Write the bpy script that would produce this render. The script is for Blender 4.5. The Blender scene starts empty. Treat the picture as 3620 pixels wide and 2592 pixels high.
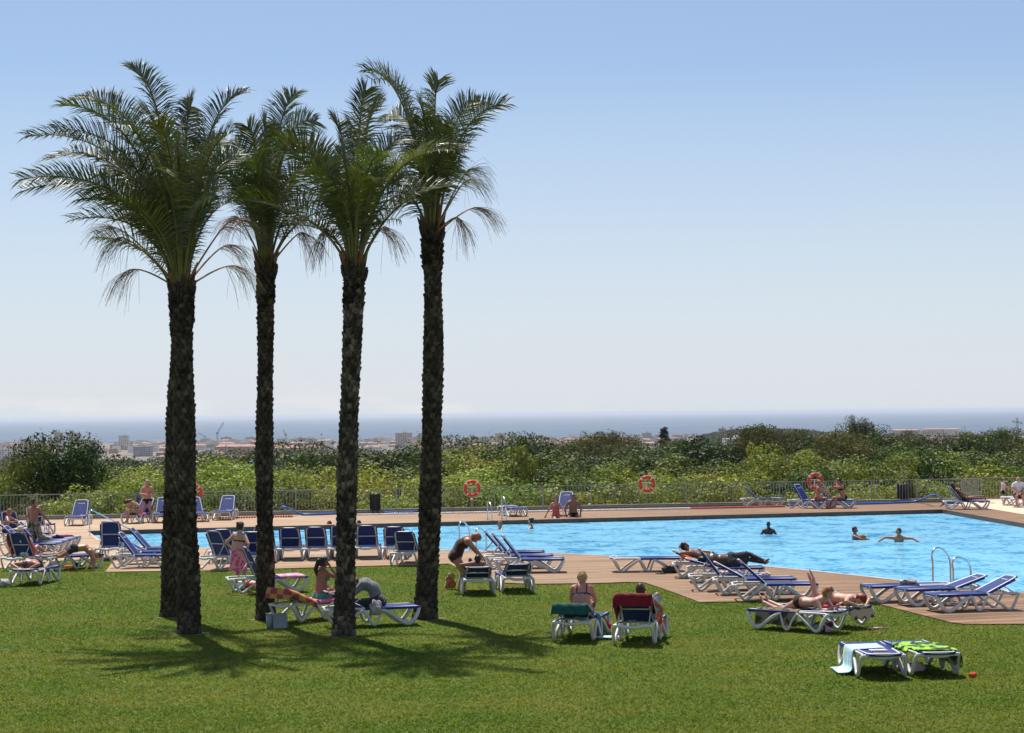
import bpy, bmesh, math, random
import numpy as np
from mathutils import Vector, Matrix, Quaternion
from mathutils.geometry import tessellate_polygon
R = math.radians
random.seed(7); rng = np.random.default_rng(7)
sc = bpy.context.scene
COL = sc.collection

# ------------------------------------------------------------------ camera
CH = 4.35; FPX = 7300.0; CX, CY = 1810.0, 1296.0
pitch = math.atan(167/FPX); roll = math.atan(38/3620)
F = Vector((0, math.cos(pitch), math.sin(pitch)))
U0 = Vector((0, -math.sin(pitch), math.cos(pitch))); R0 = Vector((1, 0, 0))
UP = U0*math.cos(roll) + R0*math.sin(roll); RT = R0*math.cos(roll) - U0*math.sin(roll)
camd = bpy.data.cameras.new('camera'); cam = bpy.data.objects.new('camera', camd); COL.objects.link(cam)
cam.matrix_world = Matrix(((RT.x, UP.x, -F.x, 0), (RT.y, UP.y, -F.y, 0), (RT.z, UP.z, -F.z, CH), (0, 0, 0, 1)))
camd.sensor_width = 36; camd.lens = 36*FPX/3620; camd.clip_start = 0.5; camd.clip_end = 250000
sc.camera = cam

# ------------------------------------------------------------------ world, sun, exposure
SUN_EL = R(64.5); SUN_DIR = Vector((-0.34, 0.94, 0)).normalized()
w = bpy.data.worlds.new('World'); sc.world = w; w.use_nodes = True
nt = w.node_tree; bg = nt.nodes['Background']
sky = nt.nodes.new('ShaderNodeTexSky'); sky.sky_type = 'NISHITA'; sky.sun_disc = False
sky.sun_elevation = SUN_EL; sky.sun_rotation = math.atan2(SUN_DIR.x, SUN_DIR.y) % (2*math.pi)
sky.altitude = 60; sky.air_density = 0.8; sky.dust_density = 0.4; sky.ozone_density = 4.0
bg.inputs[1].default_value = 0.094
# faint far cumulus sitting low over the sea
tc = nt.nodes.new('ShaderNodeTexCoord'); mp = nt.nodes.new('ShaderNodeMapping'); mp.inputs['Scale'].default_value = (14, 14, 60)
nz = nt.nodes.new('ShaderNodeTexNoise'); nz.inputs['Scale'].default_value = 1.6; nz.inputs['Detail'].default_value = 7
rp = nt.nodes.new('ShaderNodeValToRGB'); rp.color_ramp.elements[0].position = .47; rp.color_ramp.elements[1].position = .62
sx = nt.nodes.new('ShaderNodeSeparateXYZ')
mr = nt.nodes.new('ShaderNodeMapRange'); mr.inputs[1].default_value = 0.004; mr.inputs[2].default_value = 0.018; mr.inputs[3].default_value = 1; mr.inputs[4].default_value = 0
mrx = nt.nodes.new('ShaderNodeMapRange'); mrx.inputs[1].default_value = -0.02; mrx.inputs[2].default_value = 0.06; mrx.inputs[3].default_value = .40; mrx.inputs[4].default_value = 0.0
m1 = nt.nodes.new('ShaderNodeMath'); m1.operation = 'MULTIPLY'; m2 = nt.nodes.new('ShaderNodeMath'); m2.operation = 'MULTIPLY'
mx = nt.nodes.new('ShaderNodeMixRGB'); mx.inputs[2].default_value = (7.6, 7.3, 7.0, 1)
L = nt.links.new
L(tc.outputs['Generated'], mp.inputs[0]); L(mp.outputs[0], nz.inputs[0]); L(nz.outputs[0], rp.inputs[0])
L(tc.outputs['Generated'], sx.inputs[0]); L(sx.outputs[2], mr.inputs[0]); L(sx.outputs[0], mrx.inputs[0])
L(rp.outputs[0], m1.inputs[0]); L(mr.outputs[0], m1.inputs[1]); L(m1.outputs[0], m2.inputs[0]); L(mrx.outputs[0], m2.inputs[1])
# summer haze whitening the lower sky
mh = nt.nodes.new('ShaderNodeMapRange'); mh.inputs[1].default_value = 0.0; mh.inputs[2].default_value = 0.165; mh.inputs[3].default_value = .92; mh.inputs[4].default_value = .15
hm_ = nt.nodes.new('ShaderNodeMixRGB'); hm_.inputs[2].default_value = (5.95, 6.3, 6.85, 1)
L(sx.outputs[2], mh.inputs[0]); L(mh.outputs[0], hm_.inputs[0]); L(sky.outputs[0], hm_.inputs[1])
L(hm_.outputs[0], mx.inputs[1]); L(m2.outputs[0], mx.inputs[0]); L(mx.outputs[0], bg.inputs[0])
sund = bpy.data.lights.new('sun', 'SUN'); sund.energy = 5.0; sund.angle = R(.55); sund.color = (1, .955, .88)
sun = bpy.data.objects.new('sun', sund); COL.objects.link(sun)
sdir = Vector((SUN_DIR.x*math.cos(SUN_EL), SUN_DIR.y*math.cos(SUN_EL), math.sin(SUN_EL)))
sun.rotation_euler = sdir.to_track_quat('Z', 'Y').to_euler(); sun.location = (0, 0, 60)
sc.view_settings.view_transform = 'Standard'; sc.view_settings.look = 'None'
sc.view_settings.exposure = 0.35; sc.view_settings.gamma = 1
sc.cycles.max_bounces = 8; sc.cycles.transparent_max_bounces = 12; sc.cycles.volume_bounces = 0
sc.cycles.caustics_reflective = False; sc.cycles.caustics_refractive = False

# ------------------------------------------------------------------ helpers
def G(px, py, z=0.0):
    d = F*FPX + RT*(px-CX) - UP*(py-CY)
    t = (z-CH)/d.z
    return Vector((d.x*t, d.y*t, z))
def GD(px, py, D):
    """point at distance D (world y) along pixel ray"""
    d = F*FPX + RT*(px-CX) - UP*(py-CY)
    t = D/d.y
    return Vector((d.x*t, D, CH+d.z*t))

def tag(o, label=None, cat=None, group=None, kind=None):
    if label: o['label'] = label
    if cat: o['category'] = cat
    if group: o['group'] = group
    if kind: o['kind'] = kind
    return o
def empty(name, loc=(0, 0, 0), rz=0):
    o = bpy.data.objects.new(name, None); COL.objects.link(o)
    o.location = loc; o.rotation_euler = (0, 0, rz); o.empty_display_size = .2
    return o
def copy_tree(o, parent=None):
    c = o.copy(); COL.objects.link(c)
    if parent: c.parent = parent
    for ch in o.children: copy_tree(ch, c)
    return c

class MB:
    def __init__(s): s.v = []; s.f = []; s.m = []
    def add(s, vs, fs, mi=0):
        n = len(s.v); s.v += [tuple(p) for p in vs]; s.f += [tuple(i+n for i in f) for f in fs]; s.m += [mi]*len(fs); return s
    def box(s, c, d, rz=0, mi=0, M=None):
        hx, hy, hz = d[0]/2, d[1]/2, d[2]/2
        vs = [Vector((x*hx, y*hy, z*hz)) for x, y, z in [(-1,-1,-1),(1,-1,-1),(1,1,-1),(-1,1,-1),(-1,-1,1),(1,-1,1),(1,1,1),(-1,1,1)]]
        if M is None: M = Matrix.Rotation(rz, 3, 'Z')
        vs = [M @ v + Vector(c) for v in vs]
        return s.add(vs, [(0,3,2,1),(4,5,6,7),(0,1,5,4),(1,2,6,5),(2,3,7,6),(3,0,4,7)], mi)
    def tube(s, pts, r, n=8, mi=0, flat=1.0, up=None, cap=True, ph=0.0):
        pts = [Vector(p) for p in pts]; k = len(pts)
        if not hasattr(r, '__len__'): r = [r]*k
        vs = []; prev = None
        for i, p in enumerate(pts):
            t = (pts[min(i+1, k-1)]-pts[max(i-1, 0)])
            t = t.normalized() if t.length > 1e-9 else Vector((0, 0, 1))
            if prev is None:
                a = Vector(up) if up else (Vector((0, 0, 1)) if abs(t.z) < .9 else Vector((1, 0, 0)))
                u = (a - t*a.dot(t)).normalized()
            else:
                u = (prev - t*prev.dot(t))
                u = u.normalized() if u.length > 1e-6 else prev
            prev = u; q = t.cross(u)
            for j in range(n):
                a = 2*math.pi*(j+ph)/n
                vs.append(p + (u*math.cos(a) + q*math.sin(a)*flat)*r[i])
        fs = []
        for i in range(k-1):
            for j in range(n):
                fs.append((i*n+j, i*n+(j+1) % n, (i+1)*n+(j+1) % n, (i+1)*n+j))
        if cap: fs.append(tuple(range(n-1, -1, -1))); fs.append(tuple((k-1)*n+j for j in range(n)))
        return s.add(vs, fs, mi)
    def ell(s, c, r, n=12, m=8, M=None, mi=0):
        c = Vector(c); vs = []; fs = []
        for i in range(m+1):
            th = math.pi*i/m
            for j in range(n):
                a = 2*math.pi*j/n
                p = Vector((r[0]*math.sin(th)*math.cos(a), r[1]*math.sin(th)*math.sin(a), r[2]*math.cos(th)))
                vs.append(c + (M @ p if M else p))
        for i in range(m):
            for j in range(n):
                fs.append((i*n+j, (i+1)*n+j, (i+1)*n+(j+1) % n, i*n+(j+1) % n))
        return s.add(vs, fs, mi)
    def capsule(s, a, b, ra, rb, n=12, lat=None, flat=1.0, mi=0):
        """tapered capsule; cross-section elongated along lat by 1, thinned across by flat"""
        a = Vector(a); b = Vector(b); t = b-a; Ln = t.length
        t = t.normalized() if Ln > 1e-6 else Vector((0, 0, 1))
        if lat is None: lat = Vector((0, 0, 1)) if abs(t.z) < .9 else Vector((1, 0, 0))
        u = (Vector(lat)-t*Vector(lat).dot(t)).normalized(); q = t.cross(u)
        rings = []
        for k in range(5):
            th = math.pi/2*k/4
            rings.append((a - t*ra*math.cos(th)*flat**.5, ra*max(math.sin(th), .02)))
        for k in range(1, 4): rings.append((a.lerp(b, k/4), ra+(rb-ra)*k/4))
        for k in range(5):
            th = math.pi/2*k/4
            rings.append((b + t*rb*math.sin(th)*flat**.5, rb*max(math.cos(th), .02)))
        vs = []; fs = []
        for p, r in rings:
            for j in range(n):
                an = 2*math.pi*j/n
                vs.append(p + u*math.cos(an)*r + q*math.sin(an)*r*flat)
        for i in range(len(rings)-1):
            for j in range(n): fs.append((i*n+j, i*n+(j+1) % n, (i+1)*n+(j+1) % n, (i+1)*n+j))
        fs.append(tuple(range(n-1, -1, -1))); fs.append(tuple((len(rings)-1)*n+j for j in range(n)))
        return s.add(vs, fs, mi)
    def build(s, name, mats, parent=None, smooth=True, loc=None):
        me = bpy.data.meshes.new(name); me.from_pydata(s.v, [], s.f)
        if not isinstance(mats, (list, tuple)): mats = [mats]
        for m in mats: me.materials.append(m)
        me.polygons.foreach_set('material_index', s.m)
        me.polygons.foreach_set('use_smooth', [smooth]*len(s.f))
        me.update()
        o = bpy.data.objects.new(name, me); COL.objects.link(o)
        if parent: o.parent = parent
        if loc is not None: o.location = loc
        return o
def npmesh(name, verts, faces, mats, parent=None, smooth=False, mi=None):
    """verts (n,3); faces (k,c) int"""
    me = bpy.data.meshes.new(name); faces = np.asarray(faces, dtype=np.int32); k, c = faces.shape
    me.vertices.add(len(verts)); me.vertices.foreach_set('co', np.asarray(verts, dtype=np.float32).ravel())
    me.loops.add(k*c); me.loops.foreach_set('vertex_index', faces.ravel())
    me.polygons.add(k); me.polygons.foreach_set('loop_start', np.arange(0, k*c, c, dtype=np.int32))
    me.polygons.foreach_set('loop_total', np.full(k, c, dtype=np.int32))
    if mi is not None: me.polygons.foreach_set('material_index', np.asarray(mi, dtype=np.int32))
    me.polygons.foreach_set('use_smooth', np.full(k, smooth))
    for m in (mats if isinstance(mats, (list, tuple)) else [mats]): me.materials.append(m)
    me.update(calc_edges=True); me.validate()
    o = bpy.data.objects.new(name, me); COL.objects.link(o)
    if parent: o.parent = parent
    return o
def chaikin(p, it=2):
    p = [Vector(q) for q in p]
    for _ in range(it):
        o = [p[0]]
        for a, b in zip(p[:-1], p[1:]): o += [a.lerp(b, .25), a.lerp(b, .75)]
        p = o + [p[-1]]
    return p

# ------------------------------------------------------------------ materials
def newmat(name):
    m = bpy.data.materials.new(name); m.use_nodes = True
    return m, m.node_tree, m.node_tree.nodes['Principled BSDF']
def mat(name, col, rough=.6, var=.15, scale=6.0, spec=.4, bump=0.0, bscale=40, metal=0, col2=None, trans=0.0, tcol=None, island=0.0, sheen=0.0, detail=4):
    m, t, b = newmat(name); n = t.nodes; l = t.links.new
    tcn = n.new('ShaderNodeTexCoord'); no = n.new('ShaderNodeTexNoise'); no.inputs['Scale'].default_value = scale; no.inputs['Detail'].default_value = detail
    l(tcn.outputs['Object'], no.inputs[0])
    ra = n.new('ShaderNodeValToRGB'); e = ra.color_ramp.elements
    c2 = col2 if col2 else tuple(min(1, c*(1+var)) for c in col); c1 = col if col2 else tuple(c*(1-var) for c in col)
    e[0].position = .36; e[1].position = .64; e[0].color = (*c1, 1); e[1].color = (*c2, 1)
    l(no.outputs[0], ra.inputs[0]); src = ra.outputs[0]
    if island:
        ge = n.new('ShaderNodeNewGeometry'); hs = n.new('ShaderNodeHueSaturation')
        mr = n.new('ShaderNodeMapRange'); mr.inputs[3].default_value = 1-island; mr.inputs[4].default_value = 1+island
        l(ge.outputs['Random Per Island'], mr.inputs[0]); l(mr.outputs[0], hs.inputs['Value']); l(src, hs.inputs['Color'])
        oi = n.new('ShaderNodeObjectInfo'); mh = n.new('ShaderNodeMapRange'); mh.inputs[3].default_value = .475; mh.inputs[4].default_value = .525
        l(oi.outputs['Random'], mh.inputs[0]); l(mh.outputs[0], hs.inputs['Hue'])
        wn = n.new('ShaderNodeTexWhiteNoise'); wn.noise_dimensions = '1D'; l(oi.outputs['Random'], wn.inputs['W']); mv = n.new('ShaderNodeMapRange'); mv.inputs[3].default_value = .6; mv.inputs[4].default_value = 1.35; l(wn.outputs['Value'], mv.inputs[0])
        mm_ = n.new('ShaderNodeMath'); mm_.operation = 'MULTIPLY'; l(mr.outputs[0], mm_.inputs[0]); l(mv.outputs[0], mm_.inputs[1]); l(mm_.outputs[0], hs.inputs['Value']); src = hs.outputs[0]
    l(src, b.inputs['Base Color'])
    b.inputs['Roughness'].default_value = rough; b.inputs['Metallic'].default_value = metal
    b.inputs['Specular IOR Level'].default_value = spec
    if sheen: b.inputs['Sheen Weight'].default_value = sheen
    if bump:
        bn = n.new('ShaderNodeTexNoise'); bn.inputs['Scale'].default_value = bscale; bn.inputs['Detail'].default_value = 5
        bu = n.new('ShaderNodeBump'); bu.inputs['Strength'].default_value = min(1, bump); bu.inputs['Distance'].default_value = .02
        l(tcn.outputs['Object'], bn.inputs[0]); l(bn.outputs[0], bu.inputs['Height']); l(bu.outputs[0], b.inputs['Normal'])
    if trans:
        tr = n.new('ShaderNodeBsdfTranslucent'); ms = n.new('ShaderNodeMixShader'); out = n['Material Output']
        if tcol: 
            mm = n.new('ShaderNodeMixRGB'); mm.blend_type = 'MULTIPLY'; mm.inputs[0].default_value = 1; mm.inputs[2].default_value = (*tcol, 1)
            l(src, mm.inputs[1]); l(mm.outputs[0], tr.inputs[0])
        else: l(src, tr.inputs[0])
        ms.inputs[0].default_value = trans
        l(b.outputs[0], ms.inputs[1]); l(tr.outputs[0], ms.inputs[2]); l(ms.outputs[0], out.inputs[0])
    return m

M = {}
M['white'] = mat('white_plastic', (.66, .66, .66), .4, .05, 3, .5, col2=(.56, .55, .53))
M['sling'] = mat('blue_sling', (.022, .045, .20), .6, .12, 8, .25, bump=.3, bscale=200, trans=.15)
M['navy'] = mat('navy_cloth', (.012, .02, .12), .7)
M['steel'] = mat('steel', (.62, .63, .64), .22, .05, 4, .5, metal=1)
M['galv'] = mat('galvanised', (.28, .29, .28), .5, .1, 10, .4, metal=.2)
M['red'] = mat('red_orange', (.72, .05, .015), .4, .08)
M['band'] = mat('white_band', (.8, .8, .8), .4, .05)
M['black'] = mat('black_plastic', (.012, .012, .013), .45, .2)
M['bluehose'] = mat('blue_hose', (.04, .13, .45), .35, .2, 30)
M['concrete'] = mat('concrete', (.27, .25, .22), .85, .18, 3, bump=.4, bscale=30)
M['grey'] = mat('grey_tub', (.30, .33, .34), .6, .1)
M['rope'] = mat('rope', (.7, .7, .66), .8, .1)
M['umb'] = mat('umber', (.25, .16, .08), .8)
# ------------------------------------------------------------------ terrain, lawn, deck, pool, sea
def lerp_tab(tab, x):
    if x <= tab[0][0]: return tab[0][1]
    for (a, ya), (b, yb) in zip(tab[:-1], tab[1:]):
        if x <= b: return ya+(yb-ya)*(x-a)/(b-a)
    return tab[-1][1]
TL = [(0, -3), (96, -3), (104, -2.5), (118, -5), (150, -8), (250, -14), (400, -26), (800, -45), (3000, -60), (5900, -69), (6100, -71.5), (40000, -90)]
TR = [(0, -3), (96, -3), (104, -2.2), (118, -3.5), (150, -4.5), (250, -6), (400, -8), (560, -14), (900, -38), (3000, -60), (5900, -69), (6100, -71.5), (40000, -90)]
def terr(x, y):
    a = x/max(y, 1)
    k = min(1, max(0, (a+.12)/.2)); k = k*k*(3-2*k)
    return lerp_tab(TL, y)*(1-k)+lerp_tab(TR, y)*k
ys = [60, 90, 97, 104, 110, 118, 126, 135, 150, 170, 190, 220, 250, 290, 340, 400, 480, 560, 700, 900, 1200, 1600, 2200, 3000, 4000, 5000, 5900, 6100, 7000]
vs = []; NX = 60
for y in ys:
    for i in range(NX+1):
        x = (i/NX*2-1)*.62*(y+40)
        z = terr(x, y)
        if y > 110: z += .6*math.sin(x*.11+y*.05)*min(1, y/200)
        vs.append((x, y, z))
fs = [(j*(NX+1)+i, j*(NX+1)+i+1, (j+1)*(NX+1)+i+1, (j+1)*(NX+1)+i) for j in range(len(ys)-1) for i in range(NX)]
M['hill'] = mat('hillside_earth', (.05, .06, .02), .95, .3, .02, col2=(.12, .11, .05), detail=9)
_n = M['hill'].node_tree; _b = _n.nodes['Principled BSDF']; _src = _b.inputs['Base Color'].links[0].from_socket
_tc = _n.nodes.new('ShaderNodeTexCoord'); _sp = _n.nodes.new('ShaderNodeSeparateXYZ'); _mr = _n.nodes.new('ShaderNodeMapRange'); _mr.inputs[1].default_value = 2600; _mr.inputs[2].default_value = 3300
_nz = _n.nodes.new('ShaderNodeTexNoise'); _nz.inputs['Scale'].default_value = .012; _nz.inputs['Detail'].default_value = 6; _cr = _n.nodes.new('ShaderNodeValToRGB')
_cr.color_ramp.elements[0].position = .42; _cr.color_ramp.elements[1].position = .55; _cr.color_ramp.elements[0].color = (.09, .10, .06, 1); _cr.color_ramp.elements[1].color = (.22, .16, .13, 1)
_mx = _n.nodes.new('ShaderNodeMixRGB'); _l = _n.links.new
_l(_tc.outputs['Object'], _sp.inputs[0]); _l(_sp.outputs[1], _mr.inputs[0]); _l(_tc.outputs['Object'], _nz.inputs[0]); _l(_nz.outputs[0], _cr.inputs[0]); _l(_mr.outputs[0], _mx.inputs[0]); _l(_src, _mx.inputs[1]); _l(_cr.outputs[0], _mx.inputs[2]); _l(_mx.outputs[0], _b.inputs['Base Color'])
npmesh('hillside', vs, fs, M['hill'], smooth=True)['kind'] = 'structure'

# sea
SR = 100000
vs = [(-900, 5600, -70), (900, 5600, -70)]
vs = []; fs = []
radii = [5300, 7000, 9000, 12000, 16000, 22000, 32000, 50000, SR]; NA = 96
for r in radii:
    for i in range(NA+1):
        a = R(-50+100*i/NA); vs.append((r*math.sin(a), r*math.cos(a), -70))
fs = [(j*(NA+1)+i, j*(NA+1)+i+1, (j+1)*(NA+1)+i+1, (j+1)*(NA+1)+i) for j in range(len(radii)-1) for i in range(NA)]
m, t, b = newmat('sea_water'); n = t.nodes; l = t.links.new
b.inputs['Base Color'].default_value = (.012, .045, .085, 1); b.inputs['Roughness'].default_value = .38; b.inputs['IOR'].default_value = 1.33
tcn = n.new('ShaderNodeTexCoord'); mpn = n.new('ShaderNodeMapping'); mpn.inputs['Scale'].default_value = (.0006, .0018, 1)
no = n.new('ShaderNodeTexNoise'); no.inputs['Scale'].default_value = 3; no.inputs['Detail'].default_value = 9
l(tcn.outputs['Object'], mpn.inputs[0]); l(mpn.outputs[0], no.inputs[0])
ra = n.new('ShaderNodeValToRGB'); ra.color_ramp.elements[0].position = .42; ra.color_ramp.elements[1].position = .6
ra.color_ramp.elements[0].color = (.02, .05, .09, 1); ra.color_ramp.elements[1].color = (.035, .075, .12, 1)
l(no.outputs[0], ra.inputs[0]); l(ra.outputs[0], b.inputs['Base Color'])
mr2 = n.new('ShaderNodeMapRange'); mr2.inputs[1].default_value = .4; mr2.inputs[2].default_value = .62; mr2.inputs[3].default_value = .34; mr2.inputs[4].default_value = .5
l(no.outputs[0], mr2.inputs[0]); l(mr2.outputs[0], b.inputs['Roughness'])
bu = n.new('ShaderNodeBump'); bu.inputs['Strength'].default_value = .5; bu.inputs['Distance'].default_value = 1
n2 = n.new('ShaderNodeTexNoise'); n2.inputs['Scale'].default_value = .05; n2.inputs['Detail'].default_value = 6
l(tcn.outputs['Object'], n2.inputs[0]); l(n2.outputs[0], bu.inputs['Height']); l(bu.outputs[0], b.inputs['Normal'])
npmesh('sea', vs, fs, m)['kind'] = 'structure'

# lawn / deck boundary in picture coordinates of the ground
edge = [(-700, 2060), (0, 2008), (100, 1992), (237, 1980), (386, 1974), (396, 1990), (373, 2021), (751, 2016), (972, 2010), (1181, 2004), (1348, 1999),
        (1500, 1996), (1586, 1992), (1640, 2018), (1737, 2058), (1888, 2064), (2147, 2060), (2215, 2057), (2276, 2058), (2349, 2082), (2450, 2119),
        (2475, 2129), (2631, 2125), (2908, 2117), (3040, 2121), (3117, 2137), (3230, 2166), (3364, 2200), (3405, 2205), (3620, 2205), (4300, 2210)]
E = [G(*p) for p in edge]
LZ = -0.03
lawn_poly = [Vector((p.x, p.y+.35, LZ)) for p in E] + [Vector((60, 30, LZ)), Vector((60, -12, LZ)), Vector((-60, -12, LZ)), Vector((-60, 30, LZ))]
tri = tessellate_polygon([lawn_poly])
m, t, b = newmat('lawn'); n = t.nodes; l = t.links.new
tcn = n.new('ShaderNodeTexCoord')
def nzn(sc_, d=6):
    q = n.new('ShaderNodeTexNoise'); q.inputs['Scale'].default_value = sc_; q.inputs['Detail'].default_value = d; l(tcn.outputs['Object'], q.inputs[0]); return q
def rmp(src, p0, p1, c0, c1):
    q = n.new('ShaderNodeValToRGB'); q.color_ramp.elements[0].position = p0; q.color_ramp.elements[1].position = p1
    q.color_ramp.elements[0].color = (*c0, 1); q.color_ramp.elements[1].color = (*c1, 1); l(src, q.inputs[0]); return q
a1 = nzn(.55, 5); r1 = rmp(a1.outputs[0], .35, .66, (.06, .112, .009), (.115, .138, .02))
a2 = nzn(28, 6); r2 = rmp(a2.outputs[0], .3, .7, (.75, .78, .7), (1.2, 1.2, 1.1))
mx = n.new('ShaderNodeMixRGB'); mx.blend_type = 'MULTIPLY'; mx.inputs[0].default_value = 1
l(r1.outputs[0], mx.inputs[1]); l(r2.outputs[0], mx.inputs[2]); l(mx.outputs[0], b.inputs['Base Color'])
b.inputs['Roughness'].default_value = .85; b.inputs['Specular IOR Level'].default_value = .1
bu = n.new('ShaderNodeBump'); bu.inputs['Strength'].default_value = .9; bu.inputs['Distance'].default_value = .04; l(a2.outputs[0], bu.inputs['Height']); l(bu.outputs[0], b.inputs['Normal'])
npmesh('lawn', lawn_poly, tri, m)['kind'] = 'structure'

# grass blades
m_gr, t, b = newmat('grass_blade'); n = t.nodes; l = t.links.new
tcn = n.new('ShaderNodeTexCoord')
a1 = nzn(.30, 7); r1 = rmp(a1.outputs[0], .36, .66, (.112, .185, .012), (.225, .238, .034))
a3 = nzn(2.6, 4); r3 = rmp(a3.outputs[0], .35, .7, (.75, .85, .8), (1.25, 1.1, 1.0))
mx = n.new('ShaderNodeMixRGB'); mx.blend_type = 'MULTIPLY'; mx.inputs[0].default_value = 1; l(r1.outputs[0], mx.inputs[1]); l(r3.outputs[0], mx.inputs[2])
ge = n.new('ShaderNodeNewGeometry'); hs = n.new('ShaderNodeHueSaturation'); mrr = n.new('ShaderNodeMapRange'); mrr.inputs[3].default_value = .78; mrr.inputs[4].default_value = 1.2
l(ge.outputs['Random Per Island'], mrr.inputs[0]); l(mrr.outputs[0], hs.inputs['Value']); l(mx.outputs[0], hs.inputs['Color']); l(hs.outputs[0], b.inputs['Base Color'])
b.inputs['Roughness'].default_value = .6; b.inputs['Specular IOR Level'].default_value = .16
tr = n.new('ShaderNodeBsdfTranslucent'); ms = n.new('ShaderNodeMixShader'); ms.inputs[0].default_value = .45
l(hs.outputs[0], tr.inputs[0]); l(b.outputs[0], ms.inputs[1]); l(tr.outputs[0], ms.inputs[2]); l(ms.outputs[0], n['Material Output'].inputs[0])
NB = 330000
u = rng.random(NB*2); yy = 26+ (63-26)*u**1.25
xx = (rng.random(NB*2)*2-1)*(yy*.262+.6)
# inside test against the deck edge (piecewise along x)
ex = np.array([p.x for p in E]); ey = np.array([p.y for p in E])
def inside(xx, yy):
    c = np.zeros(len(xx), bool); P = [(p.x, p.y) for p in lawn_poly]
    for (x1, y1), (x2, y2) in zip(P, P[1:]+P[:1]):
        if y1 == y2: continue
        s_ = ((y1 > yy+.27) != (y2 > yy+.27)) & (xx < (x2-x1)*(yy+.27-y1)/(y2-y1)+x1)
        c ^= s_
    return c
ok_ = inside(xx, yy)
for bx_, by_, br_ in ((596, 2180, .30), (668, 2240, .38), (938, 2192, .32), (1215, 2247, .35), (1502, 2188, .42)):
    q_ = G(bx_, by_, LZ); ok_ &= ((xx-q_.x)**2+(yy-q_.y)**2) > (br_*(1+.25*np.sin(np.arctan2(yy-q_.y, xx-q_.x)*5)+.1*rng.standard_normal(len(xx))))**2
k = np.where(ok_)[0][:NB]; xx = xx[k]; yy = yy[k]; nb = len(xx)
h = .012+.022*rng.random(nb); wd = .008+.008*rng.random(nb)+yy*.00012; an = rng.random(nb)*6.283; ln = .03*rng.standard_normal((nb, 2))
ca, sa = np.cos(an), np.sin(an)
V = np.zeros((nb, 3, 3)); V[:, 0] = np.c_[xx-ca*wd, yy-sa*wd, np.full(nb, LZ)]; V[:, 1] = np.c_[xx+ca*wd, yy+sa*wd, np.full(nb, LZ)]
V[:, 2] = np.c_[xx+ln[:, 0], yy+ln[:, 1], LZ+h]
tag(npmesh('grass', V.reshape(-1, 3), np.arange(nb*3).reshape(-1, 3), m_gr), 'short green mown grass covering the lawn around the palms', 'grass', kind='stuff')

M['soil'] = mat('bare_soil', (.10, .085, .04), .95, .3, 8, col2=(.16, .15, .06), bump=.5)
for bx_, by_, br_ in ((596, 2180, .30), (668, 2240, .38), (938, 2192, .32), (1215, 2247, .35), (1502, 2188, .42)):
    q_ = G(bx_, by_, LZ); mb = MB(); mb.add([(q_.x+math.cos(a)*br_*(1+.25*math.sin(a*5)), q_.y+math.sin(a)*br_*(1+.25*math.sin(a*5)), LZ+.004) for a in [i/40*2*math.pi for i in range(40)]], [tuple(range(40))])
    o = mb.build('bare_ground', M['soil'], smooth=False); o['kind'] = 'structure'
# pool outline
near = [(319, 1884), (349, 1905), (410, 1926), (574, 1931), (735, 1937), (1061, 1939), (1348, 1939), (1552, 1944), (1944, 1955), (2150, 1964), (2400, 1979), (2735, 2004), (2900, 2020), (3053, 2036), (3198, 2052), (3400, 2078), (3577, 2093), (3700, 2096), (3900, 2088)]
far_l = G(309, 1877); corner = G(3330, 1801); rt2 = G(3620, 1851)
near = [G(*p) for p in near]
rd = (rt2-corner).normalized()
right_end = rt2 + rd*22
Zw = -.17
pool = near + [Vector((right_end.x+1.5, right_end.y-3, 0)), right_end, corner, far_l]
fence_a = G(-500, 1852); fence_l = G(0, 1841); fence_c = G(3400, 1775); fence_r = G(3470, 1770); fence_e = G(3700, 1776)
fdir = (fence_c-fence_l).normalized(); fperp = Vector((-fdir.y, fdir.x, 0))
fence_a = fence_l - fdir*14
deck_out = [Vector(p) for p in E] + [Vector((60, 60, 0)), Vector((60, fence_c.y+6, 0)), fence_c+fperp*6, fence_c+fperp*1.2, fence_l+fperp*1.2, fence_a+fperp*1.2, Vector((-60, fence_a.y, 0)), Vector((-60, 60, 0))]
deck_out = [Vector((p.x, p.y, 0)) for p in deck_out]
tri = tessellate_polygon([deck_out, pool[::-1]])
allv = deck_out + pool[::-1]
DZ = 0.0
# deck material: long boards parallel to the far rim
m, t, b = newmat('deck_boards'); n = t.nodes; l = t.links.new
tcn = n.new('ShaderNodeTexCoord'); mp_ = n.new('ShaderNodeMapping'); mp_.inputs['Rotation'].default_value = (0, 0, -math.atan2((corner-far_l).y, (corner-far_l).x))
l(tcn.outputs['Object'], mp_.inputs[0])
br = n.new('ShaderNodeTexBrick'); br.inputs['Scale'].default_value = 1; br.inputs['Brick Width'].default_value = 3.2; br.inputs['Row Height'].default_value = .14; br.inputs['Mortar Size'].default_value = .008
br.inputs['Color1'].default_value = (.305, .185, .11, 1); br.inputs['Color2'].default_value = (.21, .125, .072, 1); br.inputs['Mortar'].default_value = (.06, .035, .02, 1)
l(mp_.outputs[0], br.inputs[0])
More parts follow.
